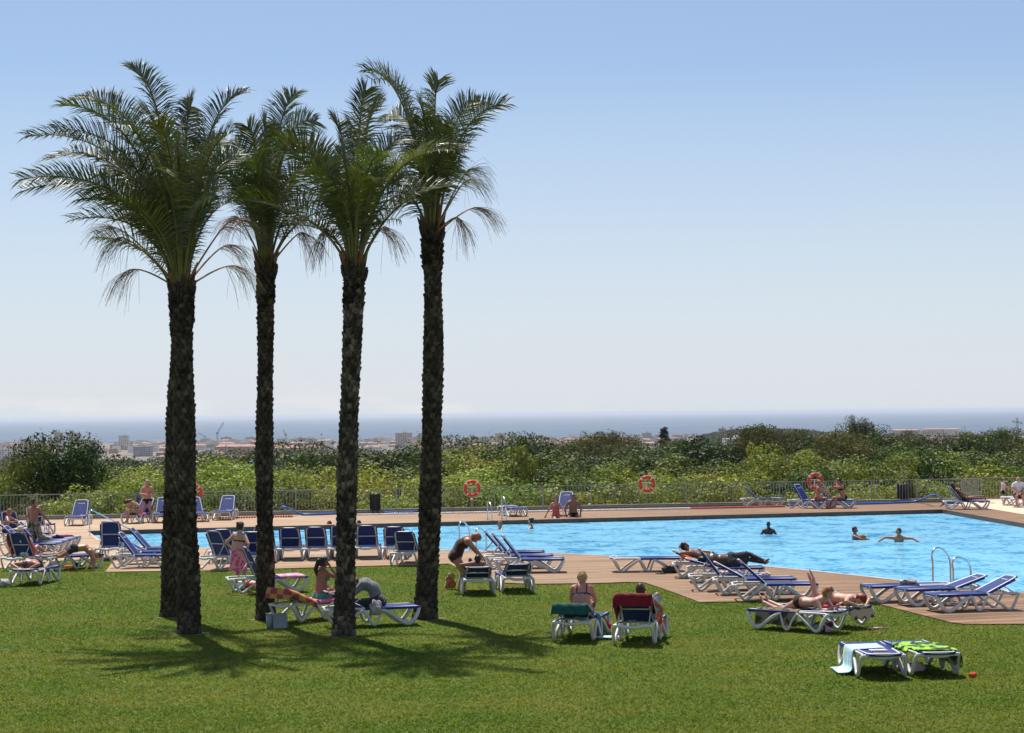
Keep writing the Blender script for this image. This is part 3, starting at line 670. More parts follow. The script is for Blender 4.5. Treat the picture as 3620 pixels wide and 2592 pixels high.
ZONES = [(560, 'left of the front palm'), (1000, 'between front palm and slender palm'), (1520, 'between slender palm and tallest palm'), (2000, 'right of the tallest palm'), (2500, 'around the middle lifebuoy'), (3050, 'around the rightmost lifebuoy'), (9999, 'toward the right edge')]
def zone(px): return next(z for lim, z in ZONES if px < lim)
SHORT = {'bright': 'light green leafy shrub', 'yellow': 'yellow-green feathery shrub', 'mid': 'mid green rounded tree', 'dark': 'dark green dense tree', 'pine': 'olive green pine'}
def tree(kind, px, ytop, D, wpx=None, label=None, own=None):
    top = GD(px, ytop, D); zb = terr(top.x, D)-.2; h = top.z-zb
    if h < .8: return
    me, rx, hz = random.choice(CR[kind])
    ch = h*.93 if h < 6 else max(h*.72, 5.0); ch = min(ch, h)
    root = empty(own or LAB[kind][3], (top.x, D, zb), random.random()*6.28)
    if label: tag(root, label, LAB[kind][2])
    else:
        band = 'close behind the fence' if D < 112 else 'midway up the wood' if D < 180 else 'on the skyline'
        tag(root, SHORT[kind]+' '+band+', '+zone(px), LAB[kind][2], SHORT[kind]+'s '+band+', '+zone(px))
    c = bpy.data.objects.new('crown', me); COL.objects.link(c); c.parent = root; c.location = (0, 0, h-ch)
    sx_ = (wpx/2*D/FPX/rx) if wpx else (ch/hz)*random.uniform(1.0, 1.45)
    c.scale = (sx_, sx_, ch/hz/1.06)
    t_ = bpy.data.objects.new('trunk', random.choice(TRK)); COL.objects.link(t_); t_.parent = root; t_.scale = (h*.8, h*.8, h*.8)
    return root
SKY = [(-200, 1640), (0, 1640), (500, 1645), (700, 1625), (850, 1600), (1000, 1590), (1200, 1605), (1330, 1585), (1450, 1570), (1560, 1560), (1700, 1550), (1900, 1555), (2050, 1552), (2110, 1525), (2200, 1555), (2350, 1552), (2600, 1546), (2680, 1518), (2760, 1528), (2900, 1512), (3000, 1500), (3100, 1504), (3250, 1532), (3330, 1538), (3420, 1504), (3520, 1504), (3560, 1520), (3900, 1512)]
rows = [(101.5, 190, 1, {'bright': .62, 'yellow': .16, 'mid': .22}), (108, 142, .9, {'bright': .65, 'yellow': .1, 'mid': .25}), (118, 100, .7, {'bright': .5, 'mid': .45, 'dark': .05}),
        (135, 62, .6, {'bright': .3, 'mid': .45, 'dark': .1, 'pine': .15}), (162, 34, .4, {'mid': .2, 'dark': .2, 'pine': .6}), (205, 14, .35, {'pine': .7, 'dark': .2, 'mid': .1}), (285, 0, .25, {'pine': .8, 'dark': .2})]
random.seed(21)
for D, dy, _, mixp in rows:
    step = 138 if D < 108 else (158 if D < 130 else 165)
    px = -140+random.random()*60
    while px < 3760:
        s_ = lerp_tab(SKY, px); base_y = s_
        # the lower rows fill from the skyline down to the fence foot
        yt = base_y+dy*(1760-base_y)/235*1.0 + (random.uniform(-52, 34) if D < 170 else random.uniform(-9, 26) if D > 220 else random.uniform(-22, 26))
        left = px < 1250
        ks = dict(mixp)
        if left: ks = {k_: (v_*2.2 if k_ in ('bright', 'mid') else v_*.45) for k_, v_ in ks.items()}; ks.setdefault('mid', .3)
        if px > 2500 and D < 130: ks['dark'] = ks.get('dark', 0)+.08
        kd = random.choices(list(ks), list(ks.values()))[0]
        tree(kd, px, yt, D+random.uniform(-1.2, 1.2)*D/100)
        px += step*random.uniform(.72, 1.25)*(.92 if left else 1)
# particular ones
tree('dark', 205, 1532, 108, 330, 'large dark bushy tree behind the fence at the far left', 'broadleaf_tree')
tree('bright', 120, 1560, 107, 200, 'light green leafy tree in front of the big dark bush at far left', 'broadleaf_tree')
tree('pine', 2040, 1540, 238, 190); tree('pine', 2175, 1545, 238, 170); tree('pine', 2640, 1530, 230, 130); tree('pine', 2740, 1532, 228, 160); tree('mid', 3560, 1520, 170, 160)
tree('pine', 2107, 1512, 240, 190, 'pointed dark pine rising above the wood in the middle of the skyline', 'pine_tree')
tree('dark', 2680, 1494, 230, 150, 'round dark pine crown breaking the skyline above the swimmer', 'pine_tree')
for px, yt, wd_ in ((3010, 1486, 70), (3055, 1494, 60), (3080, 1498, 50)): tree('pine', px, yt, 235, wd_, None)
tree('mid', 3420, 1490, 160, 90, 'open green tree with loose top at the right skyline', 'broadleaf_tree')
tree('mid', 3505, 1492, 165, 80, 'green tree with a jutting round top near the right edge', 'broadleaf_tree')
tree('yellow', 2550, 1640, 101, 90, 'bright yellow shrub behind the fence between the right two lifebuoys', 'yellow_shrub')
tree('yellow', 3215, 1612, 101, 45, 'thin yellow sapling rising behind the right litter bin', 'yellow_shrub')
tree('yellow', 1830, 1585, 103, 150, 'yellow-tipped shrub behind the fence right of the tall palm', 'yellow_shrub')
tree('yellow', 2680, 1572, 150, 120, 'pale yellow-green tree crown amid the wood on the right', 'broadleaf_tree')
# cypress
cp = GD(2347, 1503, 420); zb = terr(cp.x, 420)
me, rx, hz = crown_mesh('cypress', .9, 7.2, 60, 60, .3, 5, .7, 1.2)
root = empty('cypress_tree', (cp.x, 420, cp.z-11)); tag(root, 'dark pointed cypress standing against the town roofs', 'tree')
c = bpy.data.objects.new('crown', me); COL.objects.link(c); c.parent = root; c.location = (0, 0, 4); c.scale = (1.5, 1.5, 1)
t_ = bpy.data.objects.new('trunk', TRK[0]); COL.objects.link(t_); t_.parent = root; t_.scale = (5, 5, 6)

# far woods between hill and town: one uncountable mass
rg = np.random.default_rng(3); n_ = 70000
Dd = 420*np.exp(rg.random(n_)*1.9); ax = rg.uniform(-.27, .27, n_); X = ax*Dd
gz = np.array([terr(x, y) for x, y in zip(X, Dd)])
hump = .5+.5*np.sin(X*.05+Dd*.013)*np.cos(Dd*.027)
patch = np.sin(X*.012+1)*np.sin(Dd*.006+2)+.35
k_ = patch > 0; X, Dd, gz, hump = X[k_], Dd[k_], gz[k_], hump[k_]; n_ = len(X)
P = np.c_[X, Dd, gz+rg.random(n_)*(3+6*hump)]
t = rg.standard_normal((n_, 3)); t[:, 2] = abs(t[:, 2])+.3; t /= np.linalg.norm(t, axis=1)[:, None]; s = np.cross(t, rg.standard_normal((n_, 3))); s /= np.linalg.norm(s, axis=1)[:, None]
L_ = (Dd/420*1.3)[:, None]
V = np.stack([P, P+t*L_*.5+s*L_*.4, P+t*L_, P+t*L_*.5-s*L_*.4], 1).reshape(-1, 3)
tag(npmesh('far_woods', V, np.arange(n_*4).reshape(-1, 4), LM['pine']), 'distant wooded slopes between the hill and the seaside town', 'woods', kind='stuff')
# wooded headland on the right, in front of the sea
n_ = 30000; a = rg.random(n_); px_ = 2490+a*500; 
def hl(px): return lerp_tab([(2480, 1552), (2510, 1545), (2560, 1534), (2600, 1529), (2680, 1526), (2760, 1526), (2850, 1529), (2900, 1538), (3000, 1546)], px)
D0 = 2600.0; V = np.zeros((n_, 4, 3))
for i in range(n_):
    q = GD(px_[i], hl(px_[i])+2*math.sin(px_[i]*.2), D0); z = q.z*1-(rg.random()**1.3)*36; c_ = np.array([q.x, D0+rg.uniform(-60, 60)+(q.z-z)*-3, z])
    t = rg.standard_normal(3); t[2] = abs(t[2]); t /= np.linalg.norm(t); s = np.cross(t, rg.standard_normal(3)); s /= np.linalg.norm(s)
    V[i] = [c_, c_+t*2.5+s*2.2, c_+t*5, c_+t*2.5-s*2.2]
tag(npmesh('headland_woods', V.reshape(-1, 3), np.arange(n_*4).reshape(-1, 4), LM['pine']), 'low wooded headland before the sea right of the cypress', 'woods', kind='stuff')
# ------------------------------------------------------------------ town and cranes
WALLS = [mat('wall_cream', (.62, .52, .42), .85, .12, .05), mat('wall_white', (.72, .70, .66), .85, .1, .05), mat('wall_terracotta', (.45, .24, .17), .85, .15, .05), mat('wall_ochre', (.60, .46, .26), .85, .12, .05), mat('wall_grey', (.38, .37, .37), .85, .12, .05)]
ROOFS = [mat('roof_tile', (.42, .21, .15), .85, .2, .1), mat('roof_flat', (.50, .46, .42), .9, .15, .1)]
M['win'] = mat('shaded_openings', (.10, .10, .11), .5, .2, .5)
def bldg_mesh(w_, d_, h, wall_m, roof_m, kind, seed):
    rg = random.Random(seed); mb = MB(); mb.box((0, 0, h/2), (w_, d_, h), mi=0)
    fl = max(2, int(h/3.1)); nw = max(3, int(w_/4.2))
    for f in range(fl):
        z = (f+.55)*h/fl
        for i in range(nw):
            x = (i+.5)/nw*w_-w_/2
            if rg.random() < .92: mb.box((x, -d_/2-.06, z), (w_/nw*.5, .12, h/fl*.5), mi=2)
        for i in range(max(2, int(d_/5))):
            y = (i+.5)/max(2, int(d_/5))*d_-d_/2
            mb.box((w_/2+.06, y, z), (.12, 2, h/fl*.5), mi=2)
        mb.box((0, -d_/2-.5, (f+.08)*h/fl+.2), (w_*.82, .9, .25), mi=0)
    if kind == 'pitched':
        a, b_, r = w_/2+.5, d_/2+.5, min(d_, w_)*.17
        mb.add([(-a, -b_, h+.02), (a, -b_, h+.02), (a, b_, h+.02), (-a, b_, h+.02), (-a*.7, 0, h+r), (a*.7, 0, h+r)], [(0, 1, 5, 4), (1, 2, 5), (2, 3, 4, 5), (3, 0, 4), (0, 3, 2, 1)], 1)
        mb.box((w_*.2, 1, h+r*.8), (1.4, 1.4, r*1.1), mi=0)
    else:
        mb.box((0, 0, h+.25), (w_+.4, d_+.4, .5), mi=1)
        mb.box((w_*.12*rg.uniform(-1, 1), 0, h+1.8), (w_*.22, d_*.4, 2.8), mi=0)
    o = mb.build('b', [wall_m, roof_m, M['win']], smooth=False); me = o.data; bpy.data.objects.remove(o); return me
BM = []
rs = random.Random(5)
for i in range(12):
    kind = 'pitched' if i % 2 == 0 else 'flat'
    w_, d_, h = rs.uniform(16, 40), rs.uniform(12, 18), rs.choice([8, 10, 13, 16])
    wm = WALLS[[0, 1, 2, 1, 0, 3, 1, 0, 2, 1, 0, 4][i]]
    BM.append((bldg_mesh(w_, d_, h, wm, ROOFS[0] if kind == 'pitched' else ROOFS[1], kind, i), kind))
def put_b(px, D, me, kind, label=None, group=None, rz=None):
    q = GD(px, 1500, D); z = terr(q.x, D)
    o = bpy.data.objects.new('town_building', me); COL.objects.link(o); o.location = (q.x, D, z-.3); o.rotation_euler.z = rs.uniform(-.5, .5) if rz is None else rz
    if rz is None: f_ = rs.uniform(.55, 1.0); o.scale = (f_, f_, rs.uniform(.6, 1.05))
    tag(o, label, 'building', group); return o
cnt = 0
while cnt < 268:
    px = rs.uniform(-60, 2760) if rs.random() < .82 else rs.uniform(2960, 3440)
    D = 3050+2800*rs.random()**.75
    if px > 2300 and D < 4200: continue
    me, kind = rs.choice(BM)
    kk = ('tile-roofed' if kind == 'pitched' else 'flat-roofed'); bb = 'nearer' if D < 4300 else 'farther'
    put_b(px, D, me, kind, f'{kk} block in the {bb} part of the hazy town, {zone(px)}', f'{kk} blocks in the {bb} part of the town, {zone(px)}')
    cnt += 1
# the remaining rows of small blocks, too many to tell apart
mbt = MB()
for i in range(420):
    px = rs.uniform(-60, 2760) if rs.random() < .85 else rs.uniform(2960, 3440); D = 3400+2500*rs.random()**.7
    if px > 2300 and D < 4300: continue
    q = GD(px, 1500, D); z = terr(q.x, D); w_, d_, h_ = rs.uniform(10, 30), rs.uniform(8, 14), rs.uniform(5, 12)
    mbt.box((q.x, D, z+h_/2), (w_, d_, h_), rs.uniform(-.5, .5), mi=rs.choice([0, 1, 1, 2])); mbt.box((q.x, D, z+h_+.4), (w_+.5, d_+.5, .7), rs.uniform(-.1, .1), mi=rs.choice([3, 3, 4]))
o = mbt.build('small_town_blocks', [WALLS[0], WALLS[1], WALLS[2], ROOFS[0], ROOFS[1]], smooth=False); tag(o, 'mass of small pale and tile-roofed houses filling the seaside town', 'houses', kind='stuff')
def landmark(px, ytop, wpx, D, wm, rk, label, dep=14, bump=False):
    top = GD(px, ytop, D); z = terr(top.x, D); h = top.z-z; w_ = wpx*D/FPX
    me = bldg_mesh(w_, dep, h, wm, ROOFS[0 if rk else 1], 'pitched' if rk else 'flat', int(px))
    if rk: pass
    put_b(px, D, me, '', label, None, 0)
landmark(1427, 1530, 58, 4200, WALLS[0], 0, 'tall beige tower block left of the tallest palm trunk', 18)
landmark(1492, 1531, 26, 4250, WALLS[0], 0, 'narrow beige tower block touching the tallest palm trunk', 15)
landmark(207, 1529, 28, 4100, WALLS[0], 0, 'cream tower block above the far left bush, left one of the pair')
landmark(262, 1532, 46, 4150, WALLS[0], 0, 'broad cream tower block above the far left bush, right one of the pair')
landmark(438, 1540, 34, 4700, WALLS[1], 0, 'white and grey block standing above the roofs at left')
landmark(318, 1556, 50, 4000, WALLS[3], 0, 'ochre yellow block between the left bush and the palms')
landmark(505, 1578, 62, 3500, WALLS[4], 0, 'wide grey brown block low in the town left of the palms', 20)
landmark(20, 1588, 40, 3300, WALLS[1], 0, 'white ended block at the left border of the town', 20)
landmark(800, 1546, 38, 5750, WALLS[4], 0, 'dark grey dockside shed beneath the slanted crane')
landmark(890, 1546, 44, 5750, WALLS[4], 0, 'dark grey dockside shed left of the slender palm')
landmark(835, 1578, 150, 3600, WALLS[2], 1, 'long red-roofed building between the front palm and the slender palm', 22)
landmark(1010, 1583, 90, 3500, WALLS[2], 1, 'red-roofed building just right of the slender palm', 20)
landmark(1060, 1548, 50, 5200, WALLS[4], 0, 'grey apartment block between the slender and the patched palm')
landmark(1305, 1551, 34, 4800, WALLS[1], 0, 'white apartment block right of the patched palm trunk')
landmark(1700, 1545, 70, 4300, WALLS[1], 0, 'white apartment block right of the tallest palm trunk')
landmark(1765, 1532, 30, 4800, WALLS[0], 0, 'pale pink block with raised roof room right of the tallest palm')
landmark(1830, 1541, 60, 4600, WALLS[1], 0, 'long white balconied block in the mid town')
landmark(2165, 1530, 34, 4400, WALLS[1], 0, 'white block peeping over the wood in mid town')
landmark(2250, 1536, 26, 5000, WALLS[1], 0, 'white topped low block left of the cypress')
landmark(2285, 1530, 34, 4900, WALLS[4], 0, 'grey brown block next left of the cypress')
landmark(2600, 1551, 80, 1900, WALLS[1], 0, 'low white-roofed hall below the wooded headland', 40)
landmark(3080, 1525, 60, 4700, WALLS[2], 1, 'pinkish block with tiled roof at the left of the right-hand quarter')
landmark(3200, 1521, 100, 4800, WALLS[0], 1, 'broad tiled-roof block in the right-hand quarter')
landmark(3300, 1517, 70, 5000, WALLS[0], 1, 'highest tiled-roof block in the right-hand quarter')
landmark(3360, 1517, 60, 5000, WALLS[1], 1, 'tiled-roof block right end of the right-hand quarter')
q = GD(2552, 1513, 2600); o = bpy.data.objects.new('watch_tower', bldg_mesh(9, 8, 40, WALLS[0], ROOFS[1], 'flat', 3)); COL.objects.link(o); o.location = (q.x, 2600, q.z-41); tag(o, 'small square beige tower rising from the wooded headland', 'tower')

M['crane'] = mat('crane_grey', (.22, .24, .26), .6, .1, .1)
def lattice(mb, a, b_, w_, r):
    a, b_ = Vector(a), Vector(b_); n_ = max(3, int((b_-a).length/(w_*1.6))); t = (b_-a).normalized(); u = t.cross(Vector((0, 1, 0)))
    if u.length < .1: u = Vector((1, 0, 0))
    u.normalize()
    for s_ in (-1, 1): mb.tube([a+u*w_/2*s_, b_+u*w_/2*s_], r, 4)
    for i in range(n_): mb.tube([a.lerp(b_, i/n_)+u*w_/2*(-1)**i, a.lerp(b_, (i+1)/n_)-u*w_/2*(-1)**i], r*.6, 4)
def harbour_crane(px, D, ybase, tipx, tipy, label, cab=True):
    bpt = GD(px, ybase, D); tp_ = GD(tipx, tipy, D)-bpt; z0 = terr(bpt.x, D)-bpt.z
    root = empty('harbour_crane', bpt); tag(root, label, 'crane')
    mb = MB(); lattice(mb, (0, 0, z0), (0, 0, tp_.z*.38), 4, .7); mb.box((0, 0, tp_.z*.3), (7, 6, 5)); mb.build('mast', M['crane'], root, smooth=False)
    mb = MB(); lattice(mb, (0, 0, tp_.z*.3), tp_, 2.4, .55); mb.build('jib', M['crane'], root, smooth=False)
    mb = MB(); mb.tube([(0, 0, tp_.z*.45), tp_*.98], .18, 4); mb.tube([tp_, tp_+Vector((0, 0, -12))], .15, 4); mb.build('cable', M['crane'], root)
harbour_crane(769, 5850, 1548, 790, 1493, 'tall harbour crane with slanted boom against the sea, left of the slender palm')
harbour_crane(725, 5850, 1552, 702, 1530, 'smaller harbour crane with low boom right of the front palm trunk')
harbour_crane(1010, 5750, 1545, 1001, 1519, 'harbour crane with short upright boom right of the slender palm')
q = GD(3597, 1512, 2300); root = empty('tower_crane', q); tag(root, 'thin tower crane above the trees at the right edge', 'crane')
mb = MB(); lattice(mb, (0, 0, -36), (0, 0, 11), 1.6, .28); mb.build('mast', M['crane'], root, smooth=False)
mb = MB(); lattice(mb, (-6, 0, 7), (5, 0, 5.5), 1.2, .25); mb.tube([(0, 0, 11), (-5.6, 0, 7.5)], .12, 4); mb.build('jib', M['crane'], root, smooth=False)
mb = MB(); mb.box((4.4, 0, 4.6), (1.4, 1, 1.4)); mb.build('counterweight', M['crane'], root, smooth=False)
# ------------------------------------------------------------------ sun loungers
PIV = .74; SZ = .385
def make_lounger():
    root = empty('sun_lounger')
    def side(s):
        mb = MB(); y = s*.335; yo = s*.375
        rail = [(.0, y, .355), (.12, y, .375), (.74, y, .365), (1.1, y, .36), (1.8, y, .375), (1.93, y, .36)]
        mb.tube(chaikin(rail, 1), .024, 6, flat=.8)
        P1 = chaikin([(.015, y, .36), (.06, yo, .30), (.20, yo+s*.01, .03), (.30, yo+s*.01, .03), (.44, yo, .15), (.72, y+s*.015, .34)], 2)
        mb.tube(P1, [.029+.010*math.sin(i/len(P1)*3.1) for i in range(len(P1))], 6, flat=.8)
        P2 = chaikin([(.72, y+s*.015, .34), (.82, yo, .22), (.90, yo+s*.01, .03), (1.0, yo+s*.01, .03), (1.06, yo, .2), (1.12, y+s*.015, .335)], 2)
        mb.tube(P2, .032, 6, flat=.8)
        P3 = chaikin([(1.12, y+s*.015, .335), (1.3, yo, .26), (1.6, yo+s*.01, .03), (1.73, yo+s*.01, .03), (1.86, yo, .2), (1.92, y, .36)], 2)
        mb.tube(P3, [.033+.014*math.sin(i/len(P3)*3.1) for i in range(len(P3))], 6, flat=.8)
        return mb.build('side_frame', M['white'], root)
    side(-1); side(1)
    mb = MB(); mb.tube(chaikin([(.012, -.36, .35), (.012, -.2, .36), (.012, -.12, .325), (.012, .12, .325), (.012, .2, .36), (.012, .36, .35)], 2), .033, 8, flat=.7); mb.build('head_crossbar', M['white'], root)
    mb = MB(); mb.tube([(.76, -.33, .35), (.76, .33, .35)], .018, 6); mb.build('pivot_bar', M['white'], root)
    mb = MB(); mb.tube([(1.90, -.34, .33), (1.90, .34, .33)], .022, 6); mb.build('foot_crossbar', M['white'], root)
    # seat sling, thin with rolled edges
    mb = MB(); xs = [.75, .9, 1.1, 1.3, 1.5, 1.7, 1.85, 1.93, 1.945]; n = 8; vs = []
    for k, x in enumerate(xs):
        sag = .012*math.sin((x-.75)/1.2*math.pi)
        z = SZ+.006-sag-(.0 if x < 1.93 else .012)
        for j in range(n+1):
            y = (j/n*2-1)*.325; vs.append((x, y, z-.006*math.cos(y/.33*1.5)))
        for j in range(n+1):
            y = (j/n*2-1)*.325; vs.append((x, y, z-.022))
    fs = []; st = 2*(n+1)
    for k in range(len(xs)-1):
        for j in range(n):
            a = k*st+j; fs += [(a, a+st, a+st+1, a+1), (a+n+1, a+n+2, a+st+n+2, a+st+n+1)]
        a = k*st; fs += [(a, a+n+1, a+n+1+st, a+st), (a+n, a+n+st, a+2*n+1+st, a+2*n+1)]
    for k in (0, len(xs)-1):
        for j in range(n): a = k*st+j; fs.append((a, a+1, a+n+2, a+n+1))
    mb.add(vs, fs)
    for s in (-1, 1):      # the sling is folded down over the side rails
        q = [(x, s*(.325+dy_), SZ+dz_) for x in (.76, 1.1, 1.5, 1.93) for dy_, dz_ in ((-.005, .004), (.030, .004), (.041, -.012), (.041, -.052))]
        mb.add(q, [(i*4+j, i*4+j+1, i*4+j+5, i*4+j+4) for i in range(3) for j in range(3)])
    mb.build('seat_sling', M['sling'], root)
    # backrest, local origin at the pivot, extends to -x
    mb = MB()
    U = chaikin([(0, -.30, 0), (-.74, -.27, .005), (-.80, -.22, .005), (-.80, .22, .005), (-.74, .27, .005), (0, .30, 0)], 2)
    mb.tube(U, .024, 6); mb.tube([(-.40, -.285, -.012), (-.40, .285, -.012)], .017, 6)
    bf = mb.build('backrest', M['white'], root)
    mb = MB(); xs = [-.02, -.2, -.4, -.6, -.74, -.80, -.822, -.80]; zs = [.012, .016, .018, .018, .018, .022, .006, -.014]; wv = [.31, .31, .305, .30, .295, .27, .26, .26]; vs = []
    for x, z, wd_ in zip(xs, zs, wv):
        for j in range(9): vs.append((x, (j/4-1)*wd_, z-.006*math.cos((j/4-1)*1.5)))
    nk = len(xs); vs2 = [(v[0]+(.004 if i//9 > 5 else 0), v[1], v[2]-.010) for i, v in enumerate(vs)]
    vs += vs2; fs = []
    for k in range(nk-1):
        for j in range(8):
            a = k*9+j; fs += [(a, a+1, a+10, a+9), (a+nk*9, a+9+nk*9, a+10+nk*9, a+1+nk*9)]
        a = k*9; fs += [(a, a+9, a+9+nk*9, a+nk*9), (a+8, a+8+nk*9, a+17+nk*9, a+17)]
    mb.add(vs, fs)
    for s in (-1, 1):
        q = [(x, s*(wy+dy_), z+dz_) for x, wy, z in ((-.04, .305, .014), (-.4, .300, .018), (-.72, .288, .018)) for dy_, dz_ in ((0, .002), (.022, .0), (.033, -.016), (.033, -.052))]
        mb.add(q, [(i*4+j, i*4+j+1, i*4+j+5, i*4+j+4) for i in range(2) for j in range(3)])
    mb.build('backrest_sling', M['sling'], bf)
    mb = MB()   # faded printed lettering on the headrest front, unreadable at this distance
    rr_ = random.Random(2); y = -.13
    while y < .13:
        wd_ = rr_.uniform(.012, .026); hh = rr_.choice([.02, .02, .035]); mb.box((-.62, y+wd_/2, .0205), (hh, wd_*.7, .002)); y += wd_+.006
    mb.build('printed_lettering', M['band'], bf, smooth=False)
    # prop strut: unit tube along x
    for s in (-1, 1):
        mb = MB(); mb.tube([(0, 0, 0), (1, 0, 0)], .012, 6); mb.build('support_strut', M['white'], root)
    return root
proto = make_lounger(); used = [False]
LG = {}
GRPS = 'white framed sun loungers with blue slings'
def lounger(key, px, py, heading, back, label, ref='head', zref=.36):
    rx = {'head': 0, 'foot': 1.93, 'mid': .965}[ref]
    p = G(px, py, zref); h = R(heading)
    loc = Vector((p.x-math.cos(h)*rx, p.y-math.sin(h)*rx, 0))
    o = proto if not used[0] else copy_tree(proto); used[0] = True
    o.location = loc; o.rotation_euler = (0, 0, h); tag(o, label, 'sun lounger', GRPS)
    th = R(back); k = 0
    for ch in o.children:
        nm = ch.name.split('.')[0]
        if nm == 'backrest': ch.location = (PIV, 0, SZ-.004); ch.rotation_euler = (0, th, 0)
        if nm == 'support_strut':
            s = -1 if k == 0 else 1; k += 1
            A = Vector((PIV-.42*math.cos(th), s*.285, SZ+.42*math.sin(th)-.01))
            if back < 8: B = Vector((.25, s*.30, .365))
            else: B = Vector((max(.06, A.x-.26), s*.30, .37))
            d = B-A; ch.location = A; ch.scale = (d.length, 1, 1); ch.rotation_mode = 'QUATERNION'; ch.rotation_quaternion = d.to_track_quat('X', 'Z')
    LG[key] = (loc, h, th)
    return o
def onl(key, x, y, z):
    """lounger-local -> world"""
    loc, h, th = LG[key]
    return Vector((loc.x+math.cos(h)*x-math.sin(h)*y, loc.y+math.sin(h)*x+math.cos(h)*y, z))
